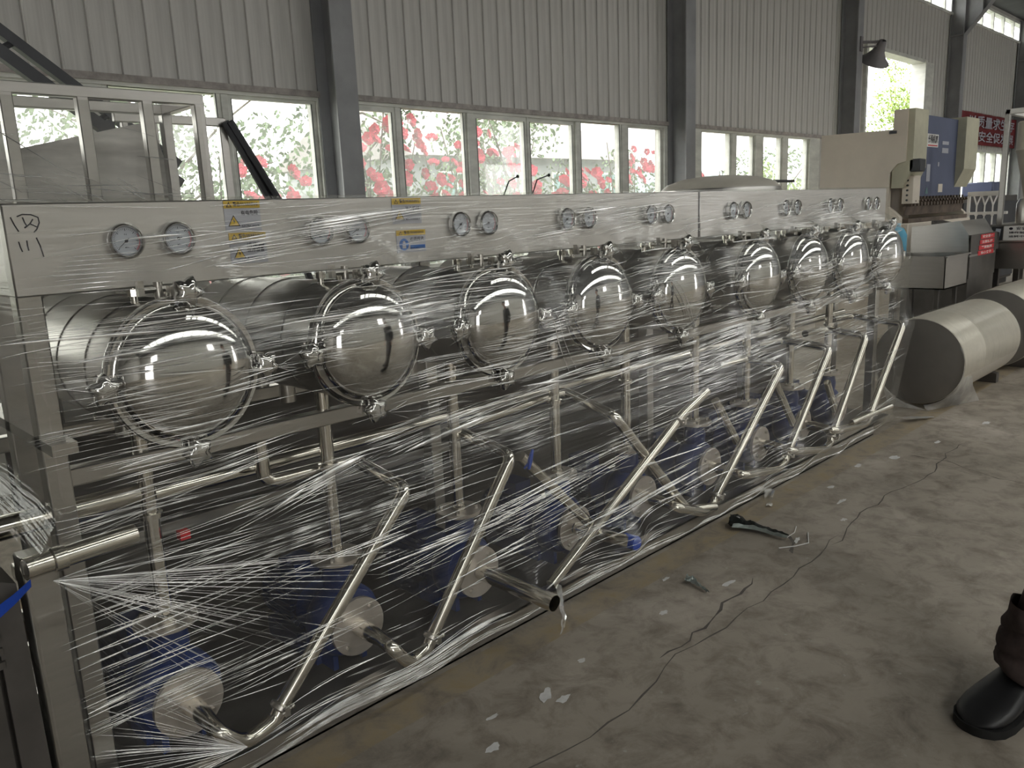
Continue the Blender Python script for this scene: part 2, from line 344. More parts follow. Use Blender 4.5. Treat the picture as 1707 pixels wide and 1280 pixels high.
b.box(3.62, 3.8, 5.78, 5.95, 1.1, 2.62); b.box(8.4, 8.6, 5.78, 5.95, 1.1, 2.62)
b.box(XL, XR, 5.78, 5.95, 5.55, 5.7); b.box(XL, -1.0, 5.78, 5.95, 5.1, 5.6)
wall = struct('wall_back', b, 'lower')
# corrugated siding planks (each 0.183 wide with a raised seam and shallow flutes)
def plank(x0, x1, z0, z1):
    w = x1 - x0; prof = [(0, .0), (.006, -.012), (.016, -.012), (.022, 0), (.06, 0), (.065, .0012), (.095, .0012), (.10, 0), (.13, 0), (.135, .0012), (.165, .0012), (.17, 0), (.183, 0)]
    m = MB(); vs = []; fs = []
    for (px, py) in prof: vs += [(x0 + px*w/.183, 5.775 + py, z0), (x0 + px*w/.183, 5.775 + py, z1)]
    k = len(prof)
    for i in range(k-1): fs.append((2*i, 2*i+2, 2*i+3, 2*i+1))
    bk = len(vs); vs += [(x0, 5.80, z0), (x1, 5.80, z0)]; fs.append(tuple([2*i for i in range(k)][::-1]) + (bk, bk+1))
    m.add(vs, fs); return m
def planks(xa, xb, z0, z1):
    n = max(1, round((xb - xa)/.183)); w = (xb - xa)/n; src = None
    for i in range(n):
        if src is None: src = obj('siding_plank', plank(0, w - .0015, z0, z1), 'siding', wall, 30); src.location = (xa, 0, 0)
        else: dup(src, wall, (xa + i*w, 0, 0))
planks(-1.0, 3.62, 2.62, 5.12); planks(3.78, 8.4, 2.62, 5.12); planks(8.58, 12.62, 2.62, 5.12); planks(12.62, 13.12, 2.45, 5.12); planks(13.3, 14.1, 2.3, 5.12)
planks(14.1, 17.2, 4.12, 5.12); planks(17.2, 18.05, 2.2, 5.12); planks(18.3, 22.8, 3.38, 5.12); planks(18.3, 22.8, 2.62, 2.72)
b = MB(); b.box(-1, 3.62, 5.74, 5.79, 2.585, 2.63); b.box(3.78, 8.4, 5.74, 5.79, 2.585, 2.63); b.box(8.58, 12.62, 5.74, 5.79, 2.585, 2.63); struct('trim_1', b, 'sidingtrim')
b = MB(); b.box(14.04, 14.115, 5.72, 5.955, 0, 4.12); b.box(16.685, 16.78, 5.70, 5.955, 0, 4.12); b.box(14.045, 16.775, 5.725, 5.958, 4.08, 4.14); b.box(16.78, 17.15, 5.71, 5.76, 0, 4.1); struct('trim_2', b, 'pvc')
b = MB(); b.box(18.3, 22.8, 5.73, 5.78, 3.34, 3.38); struct('trim_3', b, 'sidingtrim')
# windows
for g, (xa, xb) in GROUPS.items():
    ps = [p for p in PANES if p[3] == g]
    b = MB(); b.box(xa, xb, 5.76, 5.88, 2.56, 2.615); b.box(xa, xb, 5.74, 5.90, 1.12, 1.17)
    b.box(xa, ps[0][0]-.035, 5.76, 5.88, 1.17, 2.56); b.box(ps[-1][1]+.035, xb, 5.76, 5.88, 1.17, 2.56)
    win = struct('window_%d' % g, b, 'pvc')
    for p, q in zip(ps, ps[1:]):
        m = MB(); m.bbox(p[1]+.033, q[0]-.033, 5.765, 5.875, 1.17, 2.56, .004); obj('mullion', m, 'pvc', win)
    for i, p in enumerate(ps):
        y0 = 5.79 if i % 2 else 5.775; m = MB(); x0, x1, zt = p[0], p[1], p[2]; e = .035
        m.box(x0-e, x0, y0, y0+.04, 1.17, 2.56); m.box(x1, x1+e, y0, y0+.04, 1.17, 2.56); m.box(x0, x1, y0, y0+.04, zt, 2.56); m.box(x0, x1, y0, y0+.04, 1.17, 1.21)
        m.box(x1+.002, x1+.012, y0-.006, y0, 1.2, zt); fr = obj('sash', m, 'pvc', win)
        m = MB(); m.box(x0-.004, x1+.004, y0+.018, y0+.022, 1.20, zt+.004); obj('pane', m, 'glass', fr, 0)
        m = MB(); m.box(x0, x0+.006, y0-.004, y0+.002, 1.21, zt); m.box(x1-.006, x1, y0-.004, y0+.002, 1.21, zt); obj('seal', m, 'seal', fr, 0)
# right-hand low window below the banner
b = MB(); b.box(19.3, 23.3, 5.76, 5.88, 2.56, 2.62); b.box(19.3, 23.3, 5.74, 5.9, 1.1, 1.16); b.box(19.3, 19.4, 5.76, 5.88, 1.16, 2.56); b.box(23.2, 23.3, 5.76, 5.88, 1.16, 2.56)
win = struct('window_4', b, 'pvc')
for x in (20.1, 20.9, 21.7, 22.5): m = MB(); m.box(x, x+.1, 5.76, 5.88, 1.16, 2.56); obj('mullion', m, 'pvc', win)
for x0, x1 in ((19.4, 20.1), (20.2, 20.9), (21.0, 21.7), (21.8, 22.5), (22.6, 23.2)): m = MB(); m.box(x0, x1, 5.82, 5.825, 1.16, 2.56); obj('pane', m, 'glass', win, 0)
# clerestory
b = MB(); b.box(XL, XR, 5.74, 5.86, 5.10, 5.15); b.box(XL, XR, 5.76, 5.86, 5.52, 5.57); win = struct('window_5', b, 'pvc')
x = -1.0
while x < 25: m = MB(); m.box(x, x+.06, 5.77, 5.85, 5.15, 5.52); obj('mullion', m, 'pvc', win); x += .78
m = MB(); m.box(-1, 25, 5.815, 5.82, 5.15, 5.52); obj('pane', m, 'glass', win, 0)
# far (camera-side) wall with a high window band and two doorways
b = MB(); z1 = 5.7
for xa, xb in ((XL, -5.7), (-3.3, 19.4), (21.8, XR)): b.box(xa, xb, YF-.2, YF, 0, 3.4)
b.box(XL, XR, YF-.2, YF, 4.75, 5.7); xs_ = [XL, -3.8, -2.2, 8.2, 9.8, 20.2, 21.8, XR]
for i in range(0, 8, 2): b.box(xs_[i], xs_[i+1], YF-.2, YF, 3.4, 4.75)
struct('wall_front', b, 'siding')
for i in range(1, 7, 2):
    b = MB(); x0, x1 = xs_[i], xs_[i+1]; b.box(x0, x1, YF-.12, YF-.06, 3.4, 3.46); b.box(x0, x1, YF-.12, YF-.06, 4.69, 4.75); b.box((x0+x1)/2-.03, (x0+x1)/2+.03, YF-.12, YF-.06, 3.46, 4.69); b.box(x0, x1, YF-.12, YF-.06, 4.05, 4.1); struct('window_%d' % (8+i//2), b, 'pvc')
b = MB(); b.box(XL-.2, XL, YF-.2, 5.95, 0, 6.7); struct('wall_left', b, 'siding')
b = MB(); b.box(XR, XR+.2, YF-.2, 5.95, 0, 6.7); struct('wall_right', b, 'colm')
b = MB(); ym = -1.7
def zr(y): return 5.62 + (6.0-y)*.14 if y > ym else 5.62 + (y-YF+.3)*.14
def roofslab(x0, x1, ya, yb): b.prism([(x0, ya, zr(ya)), (x0, yb, zr(yb)), (x0, yb, zr(yb)+.1), (x0, ya, zr(ya)+.1)], (x1-x0, 0, 0))
SKY = [(-1.69, -.3, 3.0), (-7.1, -4.7, -6.0)]  # rear roof strip added for more daylight, extents set for hall brightness
roofslab(XL-.2, XR+.2, -.3, 6.0); roofslab(XL-.2, XR+.2, -4.7, -1.7); roofslab(XL-.2, XR+.2, YF-.3, -7.1)
for ya, yb, xs in SKY: roofslab(XL-.2, xs, ya, yb); roofslab(24, XR+.2, ya, yb)
struct('ceiling', b, 'roof', None, 0)
for i, (ya, yb, xs) in enumerate(SKY):
    b = MB(); x = xs; zc = (zr(ya)+zr(yb))/2
    while x <= 24.01: b.box(x-.05, x+.05, ya, yb, zc-.08, zc+.05); x += 1.5
    b.box(xs, 24, ya-.03, ya+.03, zc-.15, zc+.15); b.box(xs, 24, yb-.03, yb+.03, zc-.15, zc+.15); b.box(xs, 24, (ya+yb)/2-.03, (ya+yb)/2+.03, zc-.06, zc); sky = struct('window_%d' % (11+i), b, 'colm')
    m = MB(); m.box(xs, 24, ya, yb, zc+.06, zc+.07); obj('pane', m, 'glass', sky, 0)
# steel columns with knee plates
for i, x0 in enumerate((-1.2, 3.61, 8.40, 13.12, 18.05, 22.85)):
    b = MB(); w = .20
    b.box(x0, x0+w, 5.50, 5.516, 0, 5.6); b.box(x0, x0+w, 5.75, 5.766, 0, 5.6); b.box(x0+w/2-.006, x0+w/2+.006, 5.516, 5.75, 0, 5.6)
    for z in (.02, 4.7): b.box(x0+.005, x0+w-.005, 5.516, 5.75, z, z+.014)
    c = struct('trim_%d' % (i+4), b, 'colm'); c['label'] = 'grey steel H-column of the window wall'
    m = MB(); m.prism([(x0+w/2-.007, 5.5, 4.72), (x0+w/2-.007, 5.5, 5.62), (x0+w/2-.007, 4.3, 5.80), (x0+w/2-.007, 4.3, 5.5), (x0+w/2-.007, 4.95, 5.38)], (.014, 0, 0)); obj('knee_plate', m, 'colm', c, 0)
    m = MB()
    m.add([(x0, 5.5, 4.70), (x0+w, 5.5, 4.70), (x0+w, 4.95, 5.36), (x0, 4.95, 5.36), (x0, 4.3, 5.48), (x0+w, 4.3, 5.48)], [(0, 1, 2, 3), (3, 2, 5, 4)])
    m.box(x0, x0+w, 5.2, 5.21, 5.06, 5.7); m.box(x0, x0+w, 4.9, 4.91, 5.38, 5.75); obj('knee_flange', m, 'colm', c, 0)
    m = MB(); m.prism([(x0+.05, 4.4, 5.50), (x0+.15, 4.4, 5.50), (x0+.15, ym, 6.45), (x0+.05, ym, 6.45)], (0, 0, .25)); obj('rafter', m, 'colm', c, 0)

# ------------------------------------------------------------------ outdoors
b = MB(); b.box(-20, 60, 6.2, 60, -.25, -.15); g = struct('ground', b, 'ground'); 
def leaves(m, c, rad, n, s, rg, flat=1.0):
    for _ in range(n):
        while True:
            p = Vector((rg.uniform(-1, 1), rg.uniform(-1, 1), rg.uniform(-1, 1)))
            if .15 < p.length < 1: break
        p = Vector(c) + Vector((p.x*rad[0], p.y*rad[1], p.z*rad[2]))
        a = Vector((rg.gauss(0, 1), rg.gauss(0, 1), rg.gauss(0, 1))).normalized(); t = a.orthogonal().normalized(); q = a.cross(t); k = s*rg.uniform(.6, 1.3)
        m.add([p - t*k, p - q*k*.5, p + t*k, p + q*k*.5], [(0, 1, 2, 3)])
rm = MB()
for k in range(26):
    a = k*2.4; rr = .012 + .036*(k/26)**.7; z = .02 - .028*k/26; c = Vector((math.cos(a)*rr, math.sin(a)*rr, z)); o = Vector((math.cos(a), math.sin(a), .5)).normalized(); t = Vector((-math.sin(a), math.cos(a), 0))
    w = .018 + .014*k/26; rm.add([c - t*w*.6 - o*.012, c + t*w*.6 - o*.012, c + t*w + o*w*1.1, c + o*w*1.7 + Vector((0, 0, .006)), c - t*w + o*w*1.1], [(0, 1, 2, 3, 4)])
rose_me = mesh('rose', rm, 'rose', 0)
BUSH = [(3.8, 7.6, .72, 2.25, 20, 'rose bush outside beyond the third window pane, left of the dark column'), (5.3, 7.4, .75, 2.75, 34, 'tall rose bush outside just right of the dark column'), (6.9, 7.7, .85, 2.7, 38, 'rose bush outside with roses against pale house'),
        (8.5, 7.6, .8, 2.35, 30, 'low rose bush outside the middle sliding panes'), (10.2, 7.8, .85, 2.55, 34, 'dense pink rose bush outside right of the middle panes'), (12.0, 8.0, .9, 2.3, 28, 'rose bush outside beside the second column'), (15.5, 8.6, .8, 2.1, 14, 'sparse rose bush outside the far right panes')]
for (x, y, w, h, nr, lab) in BUSH:
    t = thing('rose_bush', (x, y, -.15), lab, 'bush', 'rose bushes outside the windows')
    m = MB(); rg = random.Random(int(x*10)); leaves(m, (x, y, h*.5), (w, .5, h*.52), 2400, .04, rg); obj('foliage', m, 'leaf', t, 0, kind='stuff')
    m = MB()
    for k in range(7): a = rg.uniform(-.5, .5); m.tube([(x+a*.3, y, -.15), (x+a*w, y+rg.uniform(-.2, .2), h*.5), (x+a*1.6*w, y+rg.uniform(-.3, .3), h*rg.uniform(.8, 1.05))], [.02, .014, .006], 5)
    obj('stem', m, 'bark', t)
    for k in range(nr*2):
        o = bpy.data.objects.new('rose', rose_me); COL.objects.link(o); o.parent = t; a = rg.uniform(-1, 1)
        o.location = (a*w*.95, -rg.uniform(.25, .55), .15 + h*(1.0 - abs(rg.gauss(0, .26)) - .25*a*a)); o.rotation_euler = (rg.uniform(.6, 1.5), rg.uniform(-.4, .4), rg.uniform(-.6, .6)); s = rg.uniform(.55, 1.05); o.scale = (s, s, s)
TREES = [(.2, 12.2, 4.6, 1.9, 'leafd', 'leafy tree outside the left panes behind the wrapped rack', 4200), (4.7, 12.4, 4.3, 2.1, 'leaf', 'broad tree outside with branches over left panes', 3600), (7.2, 11.2, 5.0, 1.0, 'leafd', 'dark green tree crown outside above the first roses', 500), (11.0, 11, 3.2, 1.3, 'leaf', 'pale tree outside the middle right panes', 800),
         (17.2, 9.2, 2.4, .8, 'leafy', 'yellow green shrub outside the far right panes', 700), (27.6, 10.0, 5.0, 1.7, 'leafy', 'bright young tree outside the tall open doorway', 2600), (32.5, 12.0, 6.4, 1.6, 'leafy', 'thin branched tree farther outside the open doorway', 700), (19.5, 10.0, 2.9, 1.2, 'leaf', 'bushy tree outside near the doorway jamb', 800)]
for (x, y, h, w, mt, lab, nl) in TREES:
    t = thing('tree', (x, y, -.15), lab, 'tree', 'trees outside the hall'); rg = random.Random(int(x*7)+3); m = MB()
    m.tube([(x, y, -.2), (x+.05, y, h*.4), (x-.05, y, h*.7)], [.09, .07, .04], 7); cs = []
    for k in range(11):
        e = Vector((x+rg.uniform(-1, 1)*w, y+rg.uniform(-.8, .8)*w, h*rg.uniform(.5, 1.1))); s0 = Vector((x, y, h*rg.uniform(.35, .65)))
        m.tube([s0, (s0+e)/2 + Vector((0, 0, .15)), e], [.03, .018, .006], 5); cs.append(e)
    obj('trunk', m, 'bark', t); m = MB()
    for e in cs: leaves(m, e, (w*.42, w*.42, w*.33), int(nl/11*1.7), .058, rg)
    obj('foliage', m, mt, t, 0, kind='stuff')
t = thing('hedge', (2.5, 9.4, -.15), 'tall loose hedge outside below the left tree crowns', 'hedge'); m = MB(); rg = random.Random(4)
for hx in (-1, .4, 1.8, 3.2, 4.6, 6.0): leaves(m, (hx, 9.4, 1.2), (1.0, .45, 1.35 + .2*math.sin(hx*2)), 1400, .052, rg)
obj('foliage', m, 'leaf', t, 0, kind='stuff'); m = MB()
for hx in (-1, .4, 1.8, 3.2, 4.6, 6.0): m.tube([(hx, 9.4, -.2), (hx+.1, 9.4, 1.4)], .04, 6)
obj('stems', m, 'bark', t)
t = thing('house', (17, 19, -.15), 'pale grey house with windows outside behind the roses', 'building')
b = MB(); b.box(12.5, 21.5, 16, 22, -.15, 3.15); obj('walls', b, 'house', t)
b = MB(); b.prism([(12.2, 15.6, 3.15), (12.2, 22.4, 3.15), (12.2, 19, 4.6)], (9.6, 0, 0)); obj('roof', b, 'houseroof', t, 0)
for k in range(4):
    m = MB(); x = 13.3 + k*2.1; m.box(x, x+1.2, 15.94, 16.02, 1.7, 2.8); w_ = obj('window', m, 'pvc', t)
    for q in range(2): m = MB(); m.box(x+.06+q*.57, x+.55+q*.57, 15.92, 15.945, 1.76, 2.74); obj('pane', m, 'teal', w_)
t = thing('shed', (27, 18, -.15), 'low teal roofed shed outside the far right panes', 'building')
b = MB(); b.box(22, 32, 17, 22, -.15, 2.2); obj('walls', b, 'house', t)
b = MB(); b.prism([(21.8, 16.6, 2.2), (21.8, 22.3, 2.2), (21.8, 19.5, 3.2)], (10.5, 0, 0)); obj('roof', b, 'teal', t, 0)

# ------------------------------------------------------------------ the filtration machine
X0, X1 = .513, 6.01
def UX(k): return .857 + .59*k + (.15 if k >= 5 else 0)
PX = [.778, 1.378, 1.949, 2.535, 3.05, 3.66, 4.21, 4.76, 5.31]
mach = thing('filtration_machine', (3.2, 2.5, 0), 'long stainless filtration machine of nine domed vessels over blue pumps', 'machine')
for (xa, xb) in ((X0, 3.575), (3.592, X1)):
    b = MB(); b.bbox(xa, xb, 2.268, 2.66, 1.455, 1.684, .004); obj('gauge_panel', b, 'panelsteel', mach)
for y in (2.10, 2.92):
    b = MB(); b.box(.40, 5.55 if y < 2.5 else 6.0, y, y+.008, 0, .075); b.box(.40, 5.55 if y < 2.5 else 6.0, y, y+.06, .067, .075); b.box(.4, 5.55 if y < 2.5 else 6.0, y, y+.06, 0, .008); obj('base_rail', b, 'brushed', mach)
b = MB(); b.box(.40, 5.98, 2.16, 2.92, .04, .05); obj('base_plate', b, 'greydark', mach)
for (x, y, z) in ((.515, 2.28, 1.46), (5.95, 2.28, 1.46), (.515, 2.58, 1.46), (5.95, 2.58, 1.46), (3.56, 2.58, 1.46), (2.05, 2.62, 1.46), (4.7, 2.62, 1.46)):
    b = MB(); b.bbox(x, x+.06, y, y+.06, .05, z, .004); obj('post', b, 'brushed', mach)
b = MB(); b.bbox(.392, .468, 2.105, 2.18, .075, .85, .004); obj('front_post', b, 'brushed', mach)
b = MB(); b.bbox(.392, .468, 2.85, 2.92, .075, .85, .004); obj('front_post', b, 'brushed', mach)
for (y, z) in ((2.3, .94), (2.86, .94), (2.9, .5)):
    b = MB(); b.bbox(.52, 6.0, y, y+.05, z, z+.05, .004); obj('cross_rail', b, 'brushed', mach)
b = MB(); b.box(.515, .575, 2.18, 2.92, 1.06, 1.09); obj('side_bracket', b, 'brushed', mach)
b = MB(); b.box(.56, 5.95, 2.935, 2.945, .08, .94); obj('dark_backing', b, 'greydark', mach)  # dark sheet added to keep the space behind the pumps dark
# gauges
def gauge(x, z, ang, first=[]):
    if first: g = dup(first[0], mach, Vector((x, 2.268, z)) - wloc(mach)); [setattr(c, 'rotation_euler', (0, ang, 0)) for c in g.children if c.name.startswith('needle')]; return g
    b = MB(); b.lathe([(.0435, 0), (.0435, -.010), (.047, -.013), (.047, -.020), (.042, -.026), (.037, -.022), (.036, -.012), (0, -.012)], (0, 0, 0), (0, 1, 0), 32)
    g = obj('pressure_gauge', b, 'polish', mach, 50, True, Vector((x, 2.268, z)) - wloc(mach))
    m = MB(); m.lathe([(.036, -.0135), (0, -.0135)], (0, 0, 0), (0, 1, 0), 32); obj('dial', m, 'dial', g, 0, True)
    m = MB()
    for i in range(31):
        a = math.radians(-135 + 9*i); L = .026 if i % 5 == 0 else .029; w = .0008 if i % 5 == 0 else .0004; d = Vector((math.sin(a), 0, math.cos(a))); t = Vector((d.z, 0, -d.x))
        m.add([d*L - t*w + Vector((0, -.0142, 0)), d*L + t*w + Vector((0, -.0142, 0)), d*.0325 + t*w + Vector((0, -.0142, 0)), d*.0325 - t*w + Vector((0, -.0142, 0))], [(0, 1, 2, 3)])
    obj('scale_marks', m, 'ink', g, 0, True, kind='stuff')
    m = MB(); a0 = 60
    for i in range(10):
        a, c = math.radians(a0 + i*7.5), math.radians(a0 + i*7.5 + 7.5); m.add([(math.sin(a)*.0335, -.0141, math.cos(a)*.0335), (math.sin(c)*.0335, -.0141, math.cos(c)*.0335), (math.sin(c)*.035, -.0141, math.cos(c)*.035), (math.sin(a)*.035, -.0141, math.cos(a)*.035)], [(0, 1, 2, 3)])
    obj('red_arc', m, 'redst', g, 0, True, label='red limit arc on the dial')
    m = MB(); m.add([(-.0012, -.016, -.010), (.0012, -.016, -.010), (.0006, -.016, .027), (-.0006, -.016, .027)], [(0, 1, 2, 3)]); m.lathe([(.004, -.0135), (.004, -.018), (0, -.018)], (0, 0, 0), (0, 1, 0), 12); n_ = obj('needle', m, 'ink', g, 0, True); n_.rotation_euler = (0, ang, 0)
    first.append(g)
    text('lettering', 'MPa', .006, wloc(g) + Vector((0, -.0144, -.017)), (1, 0, 0), (0, 0, 1), 'ink', g, 0)
    text('lettering', '0.6', .006, wloc(g) + Vector((0, -.0144, .017)), (1, 0, 0), (0, 0, 1), 'ink', g, 0)
    return g
for k in range(9):
    gauge(UX(k) - .07, 1.581, math.radians(-128 + rnd.uniform(-8, 14))); gauge(UX(k) + .07, 1.581, math.radians(-125 + rnd.uniform(-10, 20)))
# warning stickers
YS = 2.2675
def tri(m, x, z, s, y):
    m.add([(x-s, y, z-s*.85), (x+s, y, z-s*.85), (x, y, z+s*.85)], [(0, 1, 2)])
def sticker(x0, x1, z0, z1, l1, l2, blue=False, hd='⚠警告/WARNING'):
    b = MB(); b.box(x0, x1, YS-.0012, YS, z0, z1); st = obj('warning_sticker', b, 'stickerw', mach, 0)
    h = (z1 - z0)*.24; m = MB(); m.box(x0, x1, YS-.0020, YS-.0012, z1-h, z1); obj('header_band', m, 'yellow', st, 0)
    xm = (x0 + x1)/2; R, U = (1, 0, 0), (0, 0, 1)
    text('lettering', '警告/WARNING', h*.66, (xm + .10*(x1-x0), YS-.0021, z1-h*.5), R, U, 'ink', st, .0004, (x1-x0)*.68)
    m = MB(); tri(m, x0 + .14*(x1-x0), z1-h*.5, h*.42, YS-.0024); obj('hazard_triangle', m, 'ink', st, 0)
    m = MB(); tri(m, x0 + .14*(x1-x0), z1-h*.56, h*.24, YS-.0028); obj('hazard_triangle', m, 'yellow', st, 0)
    tx, tz = x0 + .24*(x1-x0), z0 + (z1-z0)*.36; s = (x1-x0)*.17
    if blue:
        m = MB(); m.lathe([(s*.95, 0), (s*.95, -.0008), (0, -.0008)], (tx, YS-.0012, tz), (0, 1, 0), 24); obj('mandatory_disc', m, 'stblue', st, 0)
        m = MB(); m.box(x0+.45*(x1-x0), x1-.004, YS-.0019, YS-.0012, tz-s*.75, tz-s*.15); obj('blue_band', m, 'stblue', st, 0)
        m = MB(); m.ball((tx, YS-.0024, tz+s*.3), s*.28, 8, 6, (1, .05, 1)); m.box(tx-s*.35, tx+s*.35, YS-.0026, YS-.0020, tz-s*.6, tz-s*.02); obj('pictogram', m, 'stickerw', st, 0)
    else:
        m = MB(); tri(m, tx, tz, s, YS-.0016); obj('hazard_triangle', m, 'ink', st, 0)
        m = MB(); tri(m, tx, tz-s*.06, s*.78, YS-.0020); obj('hazard_triangle', m, 'yellow', st, 0)
        m = MB(); m.add([(tx+s*.05, YS-.0024, tz+s*.35), (tx-s*.2, YS-.0024, tz-s*.15), (tx, YS-.0024, tz-s*.12), (tx-s*.1, YS-.0024, tz-s*.6), (tx+s*.2, YS-.0024, tz-s*.02), (tx, YS-.0024, tz-s*.02)], [(0, 1, 2, 5), (2, 3, 4, 5)]); obj('bolt_mark', m, 'ink', st, 0)
    cx = x0 + .69*(x1-x0); lines = l1.split('\n'); zz = z1 - h - (z1-z0)*.17
    for ln in lines: text('lettering', ln, (z1-z0)*(.17 if len(lines) == 1 else .15), (cx, YS-.0014, zz), R, U, 'ink', st, .0005, (x1-x0)*.48); zz -= (z1-z0)*.17
    text('lettering', l2, (z1-z0)*.10, (cx, YS-.0014, z0 + (z1-z0)*.17), R, U, 'ink', st, .0005, (x1-x0)*.5)
sticker(1.073, 1.186, 1.592, 1.680, '有电危险', 'ELECTRIC SHOCK'); sticker(1.079, 1.196, 1.498, 1.588, '请定期\n保养设备', 'MAINTENANCE')
sticker(1.672, 1.797, 1.592, 1.678, '当心机械', 'MACHINERY'); sticker(1.682, 1.809, 1.494, 1.570, '必须阅读', 'READ MANUAL', True)
# marker strokes
for pts in ([(.53, 1.651), (.536, 1.632), (.543, 1.616)], [(.544, 1.652), (.556, 1.657), (.575, 1.656), (.590, 1.649), (.591, 1.636), (.583, 1.62), (.576, 1.613)], [(.556, 1.650), (.559, 1.637), (.563, 1.628)], [(.557, 1.625), (.57, 1.634), (.584, 1.626)], [(.578, 1.645), (.570, 1.634), (.557, 1.624)],
            [(.539, 1.592), (.541, 1.578), (.544, 1.567)], [(.557, 1.594), (.557, 1.58), (.558, 1.569)], [(.579, 1.600), (.585, 1.579), (.589, 1.552)]):
    m = MB(); m.tube([(x, 2.2672, z) for x, z in pts], .0016, 6); obj('marker_stroke', m, 'ink', mach)
# tanks
ZT, YR = 1.225, 2.15
b = MB(); prof = [(.193, .90), (.193, .03), (.198, .028), (.198, .0)]; b.lathe([(0, .98), (.08, .965), (.15, .93)] + prof, (0, 0, 0), (0, 1, 0), 40)
for h in (.2, .45, .7): b.lathe([(.1935, h-.008), (.196, h-.004), (.196, h+.004), (.1935, h+.008)], (0, 0, 0), (0, 1, 0), 40)
T0 = obj('vessel', b, 'brushed', mach, 40, True, Vector((UX(0), YR, ZT)) - wloc(mach))
m = MB(); m.lathe([(.190*math.cos(a), -.012 - .088*math.sin(a)) for a in (PI/2*i/12 for i in range(13))], (0, 0, 0), (0, 1, 0), 48); obj('dome_lid', m, 'polish', T0, 60, True)
m = MB(); m.lathe([(.190, -.012), (.204, -.014), (.209, -.006), (.209, .012), (.202, .02), (.196, .02)], (0, 0, 0), (0, 1, 0), 48); obj('clamp_ring', m, 'polish', T0, 40, True)
def knob(a, tilt=0):
    d = Vector((math.sin(a), 0, math.cos(a))); t = Vector((d.z, 0, -d.x)); m = MB(); c = d*.212
    m.cyl(c + Vector((0, .035, 0)), c + Vector((0, -.02, 0)), .013, n=10)
    for sgn in (-1, 1): m.prism([c + t*sgn*.022 - d*.02 + Vector((0, .03, 0)), c + t*sgn*.022 + d*.02 + Vector((0, .03, 0)), c + t*sgn*.022 + d*.02 + Vector((0, .0, 0)), c + t*sgn*.022 - d*.03 + Vector((0, -.006, 0))], t*sgn*.009)
    m.cyl(c + t*.035 + Vector((0, .018, 0)), c - t*.035 + Vector((0, .018, 0)), .007, n=8)
    lg = obj('clamp_lug', m, 'bolt', T0, 40, True)
    m = MB(); q = c + d*.006; pts = []
    for i in range(20):
        th = 2*PI*i/20; r = .037 + .008*math.cos(5*th); pts.append((math.cos(th)*r, math.sin(th)*r))
    rings = [(.55, -.018), (.9, -.020), (1.0, -.028), (1.0, -.040), (.85, -.050), (.45, -.056)]
    vs = []; fs = []
    for s, y in rings: vs += [q + t*px*s + d*py*s + Vector((0, y, 0)) for px, py in pts]
    for i in range(len(rings)-1):
        for j in range(20): fs.append((i*20+j, i*20+(j+1) % 20, (i+1)*20+(j+1) % 20, (i+1)*20+j))
    fs += [tuple(range(20)), tuple(100 + i for i in range(20))]; m.add(vs, fs); obj('star_knob', m, 'polish', T0, 50, True)
for a in (5, 93, 182, 268): knob(math.radians(a))
m = MB()
for dx in (-.05, .02): m.cyl((dx, .16, .185), (dx, .16, .26), .011, n=10); m.cyl((dx, .16, .205), (dx, .16, .225), .017, n=8)
obj('gauge_pipe', m, 'pipe', T0, 40, True)
m = MB(); m.cyl((-.02, .06, .20), (-.02, .06, .245), .012, n=10); m.cyl((-.06, .06, .225), (.03, .06, .225), .009, n=8); m.box(-.075, -.06, .05, .07, .21, .25); obj('vent_valve', m, 'bolt', T0, 40, True)
m = MB(); m.cyl((.0, .55, -.19), (0, .55, -.27), .03, n=14); m.cyl((0, .75, -.19), (0, .75, -.27), .03, n=14); obj('saddle', m, 'bolt', T0, 40, True)
for k in range(1, 9): dup(T0, mach, Vector((UX(k), YR, ZT)) - wloc(mach))
# pumps
YP = 2.34
b = MB(); b.lathe([(.055, -.09), (.062, -.085), (.075, -.06), (.118, -.05), (.132, -.03), (.132, .03), (.115, .055), (.08, .06)], (0, 0, 0), (0, 1, 0), 28)
b.lathe([(.05, .06), (.055, .12), (.06, .17), (.05, .228)], (0, .0, 0), (0, 0, 1), 20); b.box(-.09, .09, .05, .2, -.172, -.13); b.lathe([(.08, .05), (.09, .1), (.095, .16), (.0, .16)], (0, 0, 0), (0, 1, 0), 20)
b.box(-.07, -.05, -.03, .15, -.172, -.03); b.box(.05, .07, -.03, .15, -.172, -.03)
P0 = obj('pump', b, 'blue', mach, 40, True, Vector((PX[0], YP, .222)) - wloc(mach))
m = MB(); m.lathe([(0, .14), (.085, .14), (.09, .17), (.09, .42), (.075, .45), (0, .455)], (0, 0, 0), (0, 1, 0), 28)
for i in range(28):
    a = 2*PI*i/28
    if abs(a - PI*1.5) < .5: continue
    rot = Matrix.Rotation(a, 3, 'Y'); m.box(.088, .108, .18, .40, -.0025, .0025, rot, (0, 0, 0))
m.box(-.05, .05, .22, .34, .09, .15); m.box(-.09, .09, .18, .4, -.172, -.1); obj('motor', m, 'darkblue', P0, 40, True)
m = MB(); m.lathe([(.092, 0), (.092, .014), (.03, .014)], (0, .0, .228), (0, 0, 1), 32); fl = obj('discharge_flange', m, 'castst', P0, 40, True)
m = MB()
for i in range(4):
    a = PI/4 + PI/2*i; m.cyl((.07*math.cos(a), .07*math.sin(a), .222), (.07*math.cos(a), .07*math.sin(a), .258), .009, n=6)
obj('bolt', m, 'bolt', fl, 30, True)
m = MB(); m.lathe([(.104, -.09), (.104, -.105), (.026, -.105), (.026, -.09)], (0, 0, 0), (0, 1, 0), 32); fl = obj('suction_flange', m, 'castst', P0, 40, True)
m = MB()
